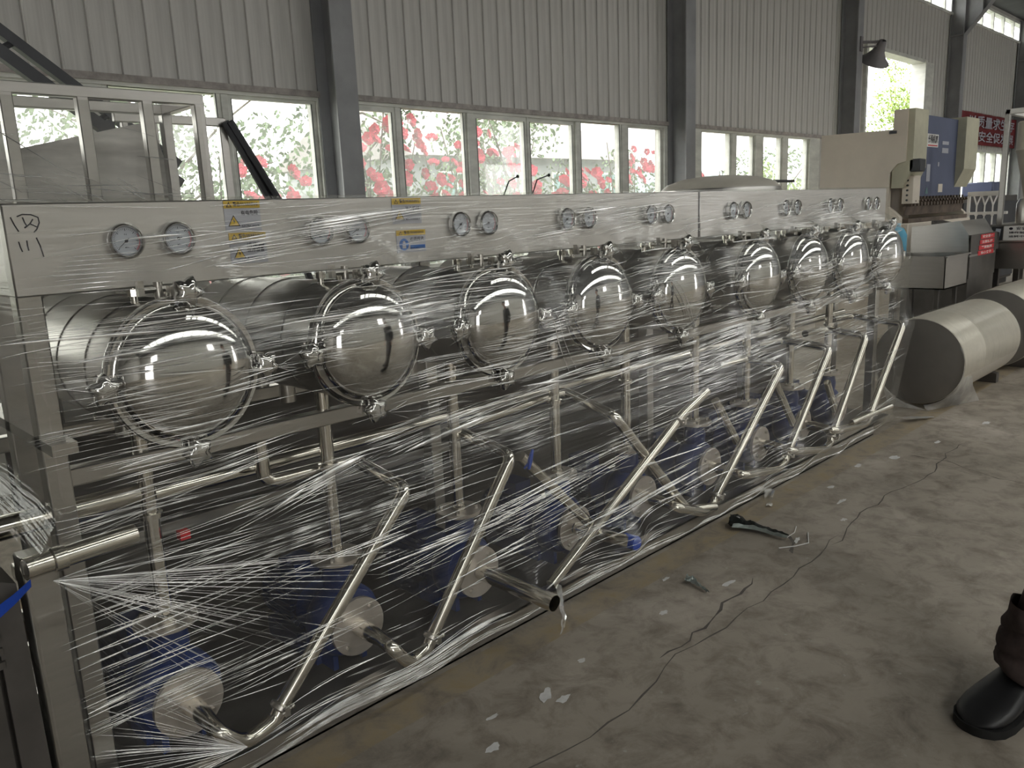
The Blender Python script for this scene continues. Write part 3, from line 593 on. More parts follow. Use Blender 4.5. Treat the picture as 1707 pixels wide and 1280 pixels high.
for i in range(4):
    a = PI/4 + PI/2*i + .1; m.cyl((.08*math.cos(a), -.085, .08*math.sin(a)), (.08*math.cos(a), -.118, .08*math.sin(a)), .009, n=6)
obj('bolt', m, 'bolt', fl, 30, True)
m = MB(); m.cyl((0, 0, .238), (0, 0, .84), .024, n=14, caps=False); m.lathe([(.024, .24), (.03, .242), (.03, .255), (.024, .26)], (0, 0, 0), (0, 0, 1), 16); m.lathe([(.024, .56), (.034, .562), (.034, .578), (.024, .58)], (0, 0, 0), (0, 0, 1), 16); obj('riser_pipe', m, 'pipe', P0, 40, True)
for k in range(1, 9): dup(P0, mach, Vector((PX[k], YP, .222)) - wloc(mach))
# discharge piping
RP = .0235; YD = 2.075; YN = YP - .105
def pipe(pts, rad=.05, r=RP, n=14, caps=True):
    m = MB(); m.tube(arc(pts, rad), r, n, caps); return obj('pipe', m, 'pipe', mach, 50)
def clamp(p, d):
    m = MB(); d = Vector(d).normalized(); p = Vector(p); m.lathe([(RP, -.012), (RP+.010, -.006), (RP+.010, .006), (RP, .012)], p, d, 16); x, y = m.frame(d)
    q = p + Vector((0, -1, 0))*(RP+.012); m.box(q.x-.008, q.x+.008, q.y-.01, q.y+.004, q.z-.012, q.z+.012); m.cyl(q + Vector((-.016, -.004, 0)), q + Vector((.018, -.004, .01)), .004, n=6); m.ball((q.x+.02, q.y-.004, q.z+.011), .008, 8, 5)
    obj('pipe_clamp', m, 'bolt', mach, 40)
def reducer(x, y0, y1, z):
    m = MB(); m.lathe([(.031, 0), (.031, -(y0-y1)*.5), (RP+.001, -(y0-y1)*.95), (RP, -(y0-y1))], (x, y0, z), (0, 1, 0), 20); obj('reducer', m, 'pipe', mach, 50)
ZP = .222
D = {0: (.962, .157, 1.51, .727), 1: (1.551, .138, 2.003, .721), 4: (3.42, .131, 4.127, .721), 5: (4.194, .163, 4.738, .733), 6: (4.792, .133, 5.28, .735), 7: (5.398, .163, 5.931, .733)}
BK = {0: (2.383, .77), 1: (2.412, .77), 4: (2.3, .74), 5: (2.4, .76), 6: (2.35, .76), 7: (2.45, .77)}
OUT = {k: PX[k] for k in D}
for k, (xb, zb, xt, zt) in D.items():
    xo = OUT[k]; d = Vector((xt-xb, 0, zt-zb)).normalized(); e = Vector((xb, YD, zb)) + d*.03
    reducer(xo, YN, YN-.13, ZP)
    pipe([(xo, YN-.125, ZP), (xo, YD-.035, ZP-.01), (xo+.08 if xb-xo < .2 else xb-.1, YD-.015, zb-.03), (xb, YD, zb-.01), e], .06)
    clamp(e, d); yb, zk = BK[k]
    end = [(xt, YD, zt), (xt, yb, zk)] + ([(xt-.34, yb+.02, zk), (xt-.34, yb+.02, .98)] if k == 0 else [(xt+.68, yb, zk+.03), (xt+.65, YD+.02, .735), (3.147, YD+.01, .2), (3.2, YD, .145), (3.40, YD-.02, .11)] if k == 1 else [(xt-.3, yb, zk+.01)])
    pipe([e] + end, .045)
pipe([(2.191, YD, .126), (3.146, YD, .648), (3.35, YD, .72)], .05); clamp((3.10, YD, .623), (.95, 0, .52))
pipe([(2.09, 2.12, .69), (2.485, 2.12, .295), (2.56, 2.12, .22)]); pipe([(3.64, 2.2, .60), (3.87, 2.2, .32)]); pipe([(4.3, 2.2, .58), (4.54, 2.2, .28)]); pipe([(5.0, 2.2, .46), (5.14, 2.2, .24)])
m = MB(); m.tube([(1.955, YN, .222), (1.985, 1.865, .195)], .033, 20, False); m.tube([(1.985, 1.866, .195), (1.955, YN, .222)], .0305, 20, False); m.lathe([(.033, 0), (.0305, 0)], (1.985, 1.865, .195), (0, 1, 0), 20); obj('open_pipe', m, 'pipe', mach, 50)
m = MB(); m.tube([(2.535, YN, .222), (2.60, 1.96, .205)], .028, 16); obj('pipe', m, 'pipe', mach, 50)
m = MB(); m.lathe([(.0315, .06), (.032, .0), (.030, -.006), (0, -.006)], (2.60, 1.95, .205), (0, 1, 0), 16); obj('tape_cap', m, 'tape', mach, 50, label='blue tape sealing the pipe end')
m = MB(); m.tube([(2.045, 2.03, .665), (2.055, 2.03, .70), (2.075, 2.035, .735)], [.006, .010, .005], 6); m.tube([(2.055, 2.035, .69), (2.03, 2.04, .67)], .004, 6); obj('tape_wrap', m, 'tape', mach, 40, label='blue tape wound on a pipe joint')
m = MB(); m.tube([(.395, 2.09, .831), (.54, 2.11, .829), (.66, 2.128, .826)], .027, 20, False); m.tube([(.396, 2.09, .831), (.66, 2.128, .826)], .0245, 20, False); m.lathe([(.027, 0), (.0245, 0)], (.395, 2.09, .831), (1, 0.1, 0), 20); m.lathe([(.027, .06), (.031, .062), (.031, .09), (.027, .092)], (.395, 2.09, .831), (1, .1, 0), 20); obj('inlet_stub', m, 'pipe', mach, 50)
pipe([(.33, 2.36, .86), (.78, 2.36, .86)], .05, .033); pipe([(.55, 2.50, .80), (5.9, 2.50, .80)], .05, .027)
pipe([(5.05, 2.05, .20), (5.63, 2.02, .2)], .05, .018)
m = MB(); m.box(.84, .87, 2.3, 2.33, .70, .725); obj('red_tag', m, 'redst', mach, 0, label='small red tag on a pipe')

# ------------------------------------------------------------------ stretch film around the machine
KN = []
for k in range(9):
    for a in (5, 93, 182, 268): KN.append((UX(k) + .218*math.sin(math.radians(a)), ZT + .218*math.cos(math.radians(a))))
TENT = [(x, z, 2.072, .07, .045) for x, z in KN] + [(1.985, .2, 1.98, .08, .07), (2.60, .205, 1.94, .09, .06), (.45, .83, 2.05, .10, .06)]
for k, (xb, zb, xt, zt) in D.items():
    TENT += [(OUT[k]+.05, ZP-.04, 1.99, .13, .09), (xb, zb, 2.015, .08, .06), (xt, zt, 2.022, .07, .05)]
TENT += [(UX(k), ZT, 2.035, .15, .15) for k in range(9)]
BASE = [(0, 2.088), (.05, 2.075), (.12, 2.026), (.72, 2.032), (.95, 2.09), (1.22, 2.10), (1.40, 2.14), (1.452, 2.256), (1.8, 2.256)]
def film_y(x, z):
    for (za, ya), (zb, yb) in zip(BASE, BASE[1:]):
        if z <= zb: y = ya + (yb-ya)*(z-za)/(zb-za); break
    for (tx, tz, ty, sx, sz) in TENT:
        dx = (x-tx)/sx
        if abs(dx) > 3: continue
        dz = (z-tz)/sz
        if abs(dz) > 3: continue
        g = math.exp(-.5*(dx*dx + dz*dz))
        if ty < y: y += (ty-y)*g
    return y
def wrink(x, z):
    v = Vector((x*1.1, 3.3, (z - .03*x)*26)); n = mnoise.noise(v); r = (1-abs(n))**4
    n2 = mnoise.noise(Vector((x*2.2, 7.7, (z + .02*x)*55))); amp = .5 + .5*mnoise.noise(Vector((x*1.3, z*2.5, 1)))
    q = .35 if z > 1.45 else 1
    return -(r*.0030 + (1-abs(n2))**4*.0014)*max(.1, amp)*q
film = thing('stretch_wrap', (3.2, 2.09, 0), 'clear stretch film wound tightly around the long machine', 'film')
nx, nz = 330, 190; vs = []; fs = []
def edge_x(z): return .50 if z > .95 else .50 - .11*min(1, (.95-z)/.12) if z > .83 else .39
for j in range(nz+1):
    z = .055 + (1.692-.055)*j/nz; xa = edge_x(z); xb = 6.02 if z > .76 else 5.60 + .42*min(1, z/.76)
    for i in range(nx+1): x = xa + (xb-xa)*i/nx; vs.append((x, film_y(x, z) - .004 + wrink(x, z), z))
fs = [(j*(nx+1)+i, j*(nx+1)+i+1, (j+1)*(nx+1)+i+1, (j+1)*(nx+1)+i) for j in range(nz) for i in range(nx)]
m = MB(); m.add(vs, fs)
k0 = len(m.v); zs = [.055 + (1.692-.055)*j/40 for j in range(41)]   # two ends and the top lap
for side in (0, 1):
    v2 = []
    for j, z in enumerate(zs):
        xe = edge_x(z)-.003 if side == 0 else (6.025 if z > .76 else 5.60 + .42*min(1, z/.76) + .005)
        for i in range(9):
            t = i/8; y = film_y(min(max(xe, .4), 6.0), z) - .004; y = y + (2.95-y)*t; v2.append((xe + (.012*mnoise.noise(Vector((y*3, z*18, side*5))) - .05*math.sin(PI*t)*(1 if side else -.3) if z < 1.4 else 0), y, z))
    m.add(v2, [(j*9+i, j*9+i+1, (j+1)*9+i+1, (j+1)*9+i) for j in range(40) for i in range(8)])
v2 = []
for i in range(161):
    x = .50 + 5.52*i/160
    for t in range(4): v2.append((x, 2.252 + .14*t, 1.692 + (.004*mnoise.noise(Vector((x*9, t*3, 2))) if t else 0)))
m.add(v2, [(i*4+t, i*4+t+1, (i+1)*4+t+1, (i+1)*4+t) for i in range(160) for t in range(3)])
obj('film_sheet', m, 'film', film, 180)
# raised pleats of the film
pl = MB()
def strand(p, q, w, h, seg=7, onfilm=True, bow=0.0):
    vs = []; fs = []
    for i in range(seg+1):
        t = i/seg; x = p[0] + (q[0]-p[0])*t; z = p[1] + (q[1]-p[1])*t + bow*math.sin(PI*t)
        y = film_y(x, z) - .006 if onfilm else None; s = math.sin(PI*min(1, max(0, t)))**.6 + .03
        for k in range(5):
            a = PI*k/4; vs.append((x, y - math.sin(a)*h*s, z + math.cos(a)*w*s))
    for i in range(seg):
        for k in range(4): fs.append((i*5+k, i*5+k+1, (i+1)*5+k+1, (i+1)*5+k))
    pl.add(vs, fs)
rg = random.Random(11)
cnt = 0
while cnt < 1900:
    x = .42 + 5.5*rg.random()**1.25; z = rg.uniform(.07, 1.68)
    dens = mnoise.noise(Vector((x*1.5, z*6.5, 9)))*1.5 + .28
    if z > 1.45: dens *= .55
    if z < .72: dens *= .5 if x < 2.6 else .3
    if .84 < z < 1.1 and 2.6 < x < 4.6: dens += .25
    if rg.random() > dens: continue
    L = (rg.uniform(.25, .75) if rg.random() < .4 else rg.uniform(.05, .3))*(1.0 if x < 3 else 1.2); sl = rg.gauss(.015, .045) + (.05 if z > 1.4 else 0); x2, z2 = x+L, z+L*sl
    if x2 > 5.95 or not (.06 < z2 < 1.685) or (z > 1.452) != (z2 > 1.452): continue
    q_ = rg.random(); w = rg.uniform(.0025, .005) if q_ < .04 else rg.uniform(.0012, .0024) if q_ < .24 else rg.uniform(.0005, .0012)
    strand((x, z), (x2, z2), w, w*rg.uniform(.5, 1.1)); cnt += 1
def fan(p, targets, w=.001):
    for q in targets: strand(p, q, w*rg.uniform(.6, 1.4), w, 9)
fan((.44, .80), [(.44+rg.uniform(.35, 1.0), rg.uniform(.30, .86)) for _ in range(46)])
fan((.83, .17), [(.42+rg.uniform(0, .2), rg.uniform(.12, .5)) for _ in range(40)])
fan((.95, .12), [(rg.uniform(1.2, 2.0), rg.uniform(.07, .2)) for _ in range(22)])
for (x, z) in KN:
    for _ in range(9):
        a = rg.gauss(0, .35) + (PI if rg.random() < .5 else 0); L = rg.uniform(.05, .16); x2 = x + L*math.cos(a); z2 = z + L*math.sin(a)*.7
        if .5 < x2 < 5.95 and z2 < 1.44: strand((x, z), (x2, z2), .0009, .0012)
for (p, q, w, bow) in [((1.14, .845), (1.36, .885), .010, .0), ((1.0, .80), (1.13, .84), .007, 0), ((2.05, .98), (2.40, .945), .006, .0), ((3.1, .98), (3.6, 1.0), .007, 0), ((2.9, .93), (3.5, .96), .006, 0), ((1.02, 1.56), (1.9, 1.645), .005, .004), ((.95, 1.55), (1.4, 1.585), .004, 0), ((1.3, 1.60), (1.75, 1.64), .009, 0), ((1.5, .86), (1.9, .9), .008, 0), ((.62, 1.02), (.95, 1.04), .005, .01)]:
    strand(p, q, w, .004, 12, True, bow)
strand((2.21, 1.25), (2.36, .96), .004, .004, 10); strand((2.24, 1.25), (2.41, .95), .0022, .003, 10); strand((3.03, 1.30), (3.2, 1.05), .006, .005, 10); strand((3.06, 1.30), (3.22, 1.04), .003, .004, 10); strand((4.1, 1.25), (4.25, 1.08), .003, .003, 8)
for k in range(9):
    zz = 1.548 - .0115*k; xs = .605 + .012*abs(k-4) - .02; strand((xs, zz), (xs + rg.uniform(.12, .2), zz + .003), .0016, .0018, 8)
for (xa, za, xb, zb, sp, n_) in ((1.0, 1.556, 2.0, 1.655, .022, 36), (.85, .785, 1.5, .90, .02, 26), (1.35, .88, 2.2, .97, .03, 36), (.5, 1.02, 1.1, 1.04, .02, 12), (2.0, .95, 3.2, .99, .04, 46), (3.0, .95, 4.4, 1.02, .06, 64),
        (1.4, .45, 2.9, .62, .06, 34), (2.2, .30, 3.4, .38, .05, 24), (1.0, .10, 2.1, .13, .03, 26), (.5, .92, 1.2, .99, .03, 20), (2.3, 1.52, 3.5, 1.62, .04, 26), (4.6, 1.5, 5.8, 1.6, .05, 26), (4.4, 1.05, 5.8, 1.2, .08, 46)):
    for _ in range(n_):
        t0 = rg.uniform(0, .55); t1 = min(1, t0 + rg.uniform(.18, .5)); o = rg.gauss(0, sp); zc = za + (zb-za)*t0 + o; zd = za + (zb-za)*t1 + o*.8
        if (zc > 1.452) == (zd > 1.452) and .06 < min(zc, zd) and max(zc, zd) < 1.684: strand((xa + (xb-xa)*t0, zc), (xa + (xb-xa)*t1, zd), rg.uniform(.0006, .0022), rg.uniform(.001, .002), 9)
for k in range(120):   # film edge lapped over the skid
    x = rg.uniform(.8, 5.3); strand((x, rg.uniform(.058, .085)), (x + rg.uniform(.15, .4), rg.uniform(.058, .085)), rg.uniform(.001, .003), .002)
obj('film_pleats', pl, 'pleat', film, 60, kind='stuff')
# loose film tails
def tail(p, q, w, lab=None):
    p, q = Vector(p), Vector(q); m = MB(); vs = []; fs = []; d = q-p; n = Vector((-d.y, d.x, 0)).normalized() if abs(d.x)+abs(d.y) > 1e-4 else Vector((1, 0, 0))
    for i in range(9):
        t = i/8; c = p + d*t + Vector((rnd.uniform(-.006, .006), rnd.uniform(-.006, .006), 0)); ww = w*(1-.5*t); vs += [c - n*ww, c + Vector((0, 0, .006)), c + n*ww]
        if i: fs += [(3*i-3, 3*i-2, 3*i+1, 3*i), (3*i-2, 3*i-1, 3*i+2, 3*i+1)]
    m.add(vs, fs); return obj('film_tail', m, 'pleat', film)
tail((2.22, 2.06, .12), (2.13, 1.95, .004), .012); tail((4.03, 2.08, .02), (3.83, 1.98, .006), .03); tail((2.03, 1.86, .165), (2.05, 1.90, .03), .006); tail((5.9, 2.05, .05), (6.25, 1.95, .004), .05)
# film skirt pulled out at right end
m = MB(); vs = []; fs = []
A = [Vector((6.02, 2.10, 1.0)), Vector((5.95, 2.06, .74)), Vector((5.7, 2.05, .3)), Vector((5.58, 2.06, .05))]; B = [Vector((6.35, 2.45, .95)), Vector((6.45, 2.4, .7)), Vector((6.35, 2.25, .3)), Vector((6.25, 2.1, .01))]
for i in range(16):
    t = i/15*3; k = min(2, int(t)); f = t-k; a = A[k].lerp(A[k+1], f); c = B[k].lerp(B[k+1], f)
    for j in range(12): p = a.lerp(c, j/11); p.z += .012*mnoise.noise(p*14); p.y += .02*mnoise.noise(p*9); vs.append(p)
fs = [(i*12+j, i*12+j+1, (i+1)*12+j+1, (i+1)*12+j) for i in range(15) for j in range(11)]
m.add(vs, fs); obj('film_skirt', m, 'film', film, 180)

# ------------------------------------------------------------------ left: crate, strap, rack, ladder
t = thing('steel_crate', (0, 2.4, 0), 'dark ribbed steel crate at the left end of the machine', 'crate')
b = MB(); b.bbox(-.9, .32, 2.12, 2.75, 0, .92, .01); obj('body', b, 'greydark', t)
for k in range(5): m = MB(); z = .60 + .035*k; m.box(-.85, .325, 2.10, 2.125, z, z+.018); obj('rib', m, 'greydark', t)
m = MB(); m.prism([(.32, 2.11, .05), (.382, 2.10, 0), (.375, 2.10, .80), (.32, 2.11, .82)], (0, .5, 0)); obj('side_cover', m, 'greydark', t)
m = MB(); vs = []
for i in range(9):
    q = i/8; vs += [(.40 - .34*q, 2.075 - .05*math.sin(q*3), .79 - .09*q - .02*math.sin(q*5)), (.40 - .34*q, 2.07 - .05*math.sin(q*3), .81 - .04*q - .02*math.sin(q*5))]
m.add(vs, [(2*i, 2*i+2, 2*i+3, 2*i+1) for i in range(8)]); m.add([(x, y+.002, z) for x, y, z in vs], [(2*i, 2*i+1, 2*i+3, 2*i+2) for i in range(8)]); tag(obj('strap', m, 'tape'), 'blue plastic strap tied below the pipe stub', 'strap')
t = thing('wrapped_rack', (1.0, 3.3, 0), 'stainless tube rack with film wrap behind the gauge panel', 'rack')
ZR = 2.085; RX = [-.55, -.1, .35, .79, 1.03, 1.255, 1.455]
for x in RX:
    for y in ((3.18, 3.5) if x in (-.55, 1.455) else (3.18,)):
        m = MB(); m.bbox(x-.02, x+.02, y, y+.04, 0, ZR, .003); obj('upright', m, 'brushed', t)
for y in (3.18, 3.5):
    m = MB(); m.bbox(-.57, 1.475, y, y+.04, ZR-.005, ZR+.035, .003); obj('top_rail', m, 'brushed', t); m = MB(); m.bbox(-.57, 1.475, y, y+.04, .1, .14, .003); obj('bottom_rail', m, 'brushed', t)
for x in (-.55, 1.455): m = MB(); m.bbox(x-.02, x+.02, 3.22, 3.5, ZR-.005, ZR+.035, .003); obj('end_rail', m, 'brushed', t)
m = MB(); vs = []; fs = []
for j in range(31):
    for i in range(61):
        x = -.55 + 2.0*i/60; z = .1 + 1.97*j/30; vs.append((x, 3.165 + .012*mnoise.noise(Vector((x*5, z*7, 4))), z))
fs = [(j*61+i, j*61+i+1, (j+1)*61+i+1, (j+1)*61+i) for j in range(30) for i in range(60)]; m.add(vs, fs); obj('film', m, 'filmrack', t, 180)
m = MB(); rg = random.Random(21)
for k in range(280):
    x = rg.uniform(-.5, 1.2); z = rg.uniform(1.4, 2.04) - .25*rg.random(); L = rg.uniform(.08, .4); sl = rg.gauss(-.55, .12) if k % 3 else rg.gauss(-.05, .05); w = rg.uniform(.0008, .003); x2 = min(1.45, x+L); z2 = z + (x2-x)*sl
    m.tube([(x, 3.155, z), ((x+x2)/2, 3.150, (z+z2)/2), (x2, 3.155, z2)], [w*.3, w, w*.3], 5)
obj('film_pleats', m, 'pleat', t, 60, kind='stuff')
t = thing('board_stack', (1.3, 3.67, 0), 'leaning stack of wrapped grey boards behind the tube rack', 'stack')
rot = Matrix.Rotation(-.24, 3, 'Y')
for k in range(3):
    m = MB(); m.box(.86, 1.66-.05*k, 3.57+.07*k, 3.62+.07*k, .1, 1.98-.03*k, rot, (1.2, 3.67, 1.0)); obj('board', m, 'wrap', t, 0)
m = MB(); m.box(.4, 2.3, 3.56, 3.80, 0, .1); obj('pallet', m, 'wood', t)
for k in range(7):
    m = MB(); z = 1.62+.05*k; m.box(.1, 1.35, 4.5, 4.53, z, z+.028); 
    if k == 0: lt = thing('louvre_screen', (.7, 4.5, 0), 'pale slatted screen leaning by the left panes', 'screen'); 
    obj('slat', m, 'siding', lt, 0)
m = MB(); m.box(.1, .14, 4.49, 4.54, 0, 2.0); m.box(1.31, 1.35, 4.49, 4.54, 0, 2.0); obj('frame', m, 'siding', lt, 0)
t = thing('braced_stand', (1.75, 3.87, 0), 'stainless stand with slanting dark braces right of the tube rack', 'stand')
for x in (1.40, 1.53): m = MB(); m.bbox(x, x+.027, 3.86, 3.89, 0, 2.09, .003); obj('upright', m, 'brushed', t)
m = MB(); m.bbox(1.37, 1.89, 3.86, 3.89, 2.09, 2.13, .003); obj('top_bar', m, 'brushed', t)
m = MB(); m.bbox(1.855, 1.895, 3.86, 3.89, 0, 2.09, .003); obj('upright', m, 'brushed', t)
for dx in (0, .05): m = MB(); m.tube([(1.875+dx*.3, 3.84-dx*.4, 2.11), (2.2+dx, 3.84-dx*.4, 1.49), (2.7+dx, 3.84-dx*.4, .0)], .019, 6); obj('brace', m, 'darkst', t)
t = thing('ladder', (1.5, 4.0, 0), 'dark steel ladder slanting down across the upper left windows', 'ladder')
def lpt(x, o=0): return (x, 4.05, 2.475 - .785*(x-1.016) + o)
for o, w in ((0, .022), (-.095, .026)):
    a, c = lpt(-1.2, o), lpt(1.72, o); d = (Vector(c)-Vector(a)).normalized(); n = Vector((-d.z, 0, d.x))
    m = MB(); m.prism([Vector(a)+n*w, Vector(c)+n*w, Vector(c)-n*w, Vector(a)-n*w], (0, .05, 0)); obj('rail', m, 'darkst', t, 0)
for x in (-.7, -.35, .0, .35, .70, 1.05, 1.4):
    a, c = Vector(lpt(x+.03)), Vector(lpt(x-.04, -.095)); m = MB(); m.tube([a + Vector((0, .02, 0)), c + Vector((0, .02, 0))], .015, 6); obj('rung', m, 'darkst', t)
m = MB(); m.box(1.40, 1.44, 4.06, 4.1, 0, 2.12); m.box(-.9, -.86, 4.06, 4.1, 0, 3.9); obj('leg', m, 'darkst', t)

# ------------------------------------------------------------------ behind the machine
t = thing('storage_tank', (5.8, 3.5, 0), 'round steel tank with domed top behind the machine', 'tank')
b = MB(); b.lathe([(.47, .1), (.47, 1.74), (.465, 1.75)], (5.83, 3.5, 0), (0, 0, 1), 40); obj('body', b, 'brushed', t)
b = MB(); b.lathe([(.47, 1.745), (.42, 1.79), (.30, 1.828), (.15, 1.846), (0, 1.852)], (5.83, 3.5, 0), (0, 0, 1), 40); obj('domed_head', b, 'drum', t)
b = MB(); b.tube(arc([(5.79, 3.48, 1.84), (5.79, 3.48, 1.885), (5.83, 3.48, 1.885), (5.83, 3.48, 1.84)], .01), .004, 6); obj('lifting_eye', b, 'bolt', t)
for a in (.5, 2.6, 4.7): m = MB(); m.cyl((5.83+.4*math.cos(a), 3.5+.4*math.sin(a), 0), (5.83+.4*math.cos(a), 3.5+.4*math.sin(a), .2), .03); obj('leg', m, 'brushed', t)
t = thing('roller_stand', (8.31, 4.3, 0), 'black T-shaped roller stand behind the panel near the last panes', 'stand')
m = MB(); m.bbox(7.93, 8.70, 4.28, 4.32, 1.84, 1.868, .003); obj('cross_bar', m, 'darkst', t); m = MB(); m.cyl((8.31, 4.3, .03), (8.31, 4.3, 1.84), .02); obj('post', m, 'darkst', t); m = MB(); m.box(8.1, 8.5, 4.1, 4.5, 0, .03); obj('foot', m, 'darkst', t)
for (xa, xb, z, lab) in ((3.07, 3.168, 1.812, 'thin black gooseneck rod rising behind the panel, nearer the big column'), (3.29, 3.418, 1.82, 'thin black gooseneck rod rising behind the panel, farther from the big column')):
    t = thing('gooseneck_rod', (xa-.04, 3.14, 0), lab, 'rod', 'gooseneck rods behind the panel')
    m = MB(); m.tube([(xa-.05, 3.14, 0), (xa-.05, 3.14, 1.6), (xa-.02, 3.14, 1.70), (xa+.03, 3.14, z-.025), (xb, 3.14, z)], .0035, 8); obj('stem', m, 'blk', t); m = MB(); m.ball((xb, 3.14, z), .009, 10, 6); obj('tip', m, 'blk', t); m = MB(); m.lathe([(.1, 0), (.1, .02), (0, .03)], (xa-.05, 3.14, 0), (0, 0, 1), 16); obj('foot', m, 'blk', t)

# ------------------------------------------------------------------ press brake
t = thing('press_brake', (10.9, 4.0, 0), 'big beige press brake with slate blue ram near the open doorway', 'machine')
XA, XB, YFR = 9.7, 12.05, 3.45
for x in (XA, XB-.08):
    m = MB(); m.prism([(x, 4.45, 0), (x, 4.45, 2.39), (x, 3.62, 2.375), (x, 3.62, 2.585), (x, YFR+.02, 2.585), (x, YFR+.02, 2.02), (x, 3.56, 2.0), (x, 3.64, 1.9), (x, 3.64, 1.52), (x, 3.56, 1.46), (x, 3.50, 1.4), (x, 3.5, 0)], (.08, 0, 0)); obj('side_frame', m, 'beige', t, 0)
m = MB(); m.box(XA+.08, XB-.08, 4.2, 4.4, .2, 2.3); obj('back_beam', m, 'beige', t)
m = MB(); m.bbox(10.0, 11.75, 3.50, 3.6, 1.62, 2.56, .006); ram = obj('ram', m, 'pblue', t)
for x0 in (XA+.02, XB-.55):
    x1 = x0+.42 if x0 < 10 else x0+.5
    m = MB(); m.prism([(x0, 3.62, 2.585), (x0, YFR-.05, 2.585), (x0, YFR-.05, 1.95), (x0, YFR+.05, 1.73), (x0, 3.62, 1.73)], (x1-x0, 0, 0)); obj('cylinder_cover', m, 'beigegr', t, 0)
m = MB(); m.bbox(9.78, 10.0, 3.40, 3.52, 1.55, 1.86, .004); gb = obj('guide_block', m, 'beige', t)
for k in range(5): m = MB(); m.cyl((9.775, 3.46, 1.59+.055*k), (9.765, 3.46, 1.59+.055*k), .012, n=8); obj('bolt', m, 'darkst', gb)
for k in range(18):
    x = 9.86 + k*.108; m = MB(); m.bbox(x, x+.06, 3.44, 3.52, 1.52, 1.60, .006); m.cyl((x+.03, 3.44, 1.575), (x+.03, 3.40, 1.585), .017, n=8); m.cyl((x+.03, 3.46, 1.60), (x+.03, 3.46, 1.63), .014, n=6); obj('tool_clamp', m, 'rusty', t)
m = MB(); m.prism([(9.8, 3.47, 1.52), (9.8, 3.51, 1.52), (9.8, 3.495, 1.42), (9.8, 3.487, 1.42)], (2.0, 0, 0)); obj('punch', m, 'rusty', t)
m = MB(); m.bbox(9.75, 11.98, 3.42, 3.60, .15, 1.33, .01); obj('bed', m, 'beige', t); m = MB(); m.box(9.8, 11.9, 3.44, 3.56, 1.33, 1.38); obj('die', m, 'rusty', t)
yq = 3.499
def plate(x0, x1, z0, z1, mt, nm='name_plate'): m = MB(); m.box(x0, x1, yq-.004, yq, z0, z1); return obj(nm, m, mt, t, 0)
p_ = plate(10.42, 10.80, 2.20, 2.35, 'white'); text('lettering', '长锻机床', .105, (10.61, yq-.005, 2.285), (1, 0, 0), (0, 0, 1), 'ink', p_, .001, .33)
m = MB(); m.box(10.45, 10.77, yq-.006, yq-.004, 2.212, 2.225); obj('underline', m, 'redst', p_, 0)
plate(10.95, 11.18, 2.24, 2.28, 'stickerw'); plate(10.95, 11.18, 2.14, 2.20, 'stickerw'); plate(10.46, 10.58, 1.80, 2.00, 'stickerw', 'white_label'); plate(10.83, 10.88, 1.98, 2.03, 'stickerw', 'white_label')
s_ = plate(10.05, 10.2, 1.66, 1.76, 'beige', 'warning_label'); m = MB(); tri(m, 10.1, 1.71, .03, yq-.006); tri(m, 10.15, 1.71, .03, yq-.006); obj('hazard_triangle', m, 'ink', s_, 0)
m = MB(); tri(m, 10.5, 1.70, .05, yq-.004); obj('hazard_triangle', m, 'teal', t, 0); plate(10.9, 11.05, 1.67, 1.77, 'beige', 'warning_label')
m = MB(); m.bbox(9.72, 9.9, 3.32, 3.44, 1.90, 2.04, .01); obj('valve_block', m, 'darkst', t); m = MB(); m.cyl((9.69, 3.62, 2.33), (9.69, 3.62, 2.36), .04); obj('lifting_hole', m, 'darkst', t)

# ------------------------------------------------------------------ right: trough, hopper, feeder, rack, drums
t = thing('trough', (8.3, 2.73, 0), 'open stainless trough on legs right of the wrapped machine', 'trough')
m = MB(); xa, xb, ya, yb, z0, z1 = 8.0, 8.64, 2.46, 3.0, .77, 1.06
m.box(xa, xb, ya, yb, z0, z0+.01); m.box(xa, xa+.008, ya, yb, z0, z1); m.box(xb-.008, xb, ya, yb, z0, z1); m.box(xa, xb, ya, ya+.008, z0, z1); m.box(xa, xb, yb-.008, yb, z0, z1); obj('bin', m, 'brushed', t)
m = MB(); m.box(xa-.02, xb+.02, ya-.02, ya+.015, z1, z1+.012); m.box(xa-.02, xb+.02, yb-.015, yb+.02, z1, z1+.012); m.box(xa-.02, xa+.015, ya, yb, z1, z1+.012); m.box(xb-.015, xb+.02, ya, yb, z1, z1+.012); obj('rim', m, 'brushed', t)
for x in (8.05, 8.55):
    for y in (2.52, 2.92): m = MB(); m.bbox(x, x+.04, y, y+.04, 0, .77, .003); obj('leg', m, 'greydark', t)
m = MB(); m.lathe([(.0, 1.073), (.085, 1.073), (.09, 1.08), (.09, 1.27), (.06, 1.33), (.03, 1.35), (.03, 1.38), (0, 1.38)], (8.07, 2.93, 0), (0, 0, 1), 20); j_ = tag(obj('jug', m, 'jug'), 'cyan plastic jug standing on the trough rim', 'jug')
t = thing('hopper', (9.4, 2.85, 0), 'sloped stainless hopper with red labels on a dark cabinet', 'hopper')
m = MB(); m.prism([(9.0, 3.12, 1.02), (9.0, 3.12, 1.316), (9.0, 3.03, 1.32), (9.0, 2.66, 1.365), (9.0, 2.571, 1.221), (9.0, 2.56, 1.02)], (.83, 0, 0)); obj('bin', m, 'brushed', t, 0)
m = MB(); m.box(9.02, 9.9, 2.552, 2.56, .78, 1.22); m.box(9.02, 9.9, 2.56, 3.2, 0, 1.02); obj('cabinet', m, 'greydark', t)
m = MB(); m.box(9.0, 9.85, 2.55, 3.14, 1.0, 1.02); obj('rim', m, 'brushed', t)
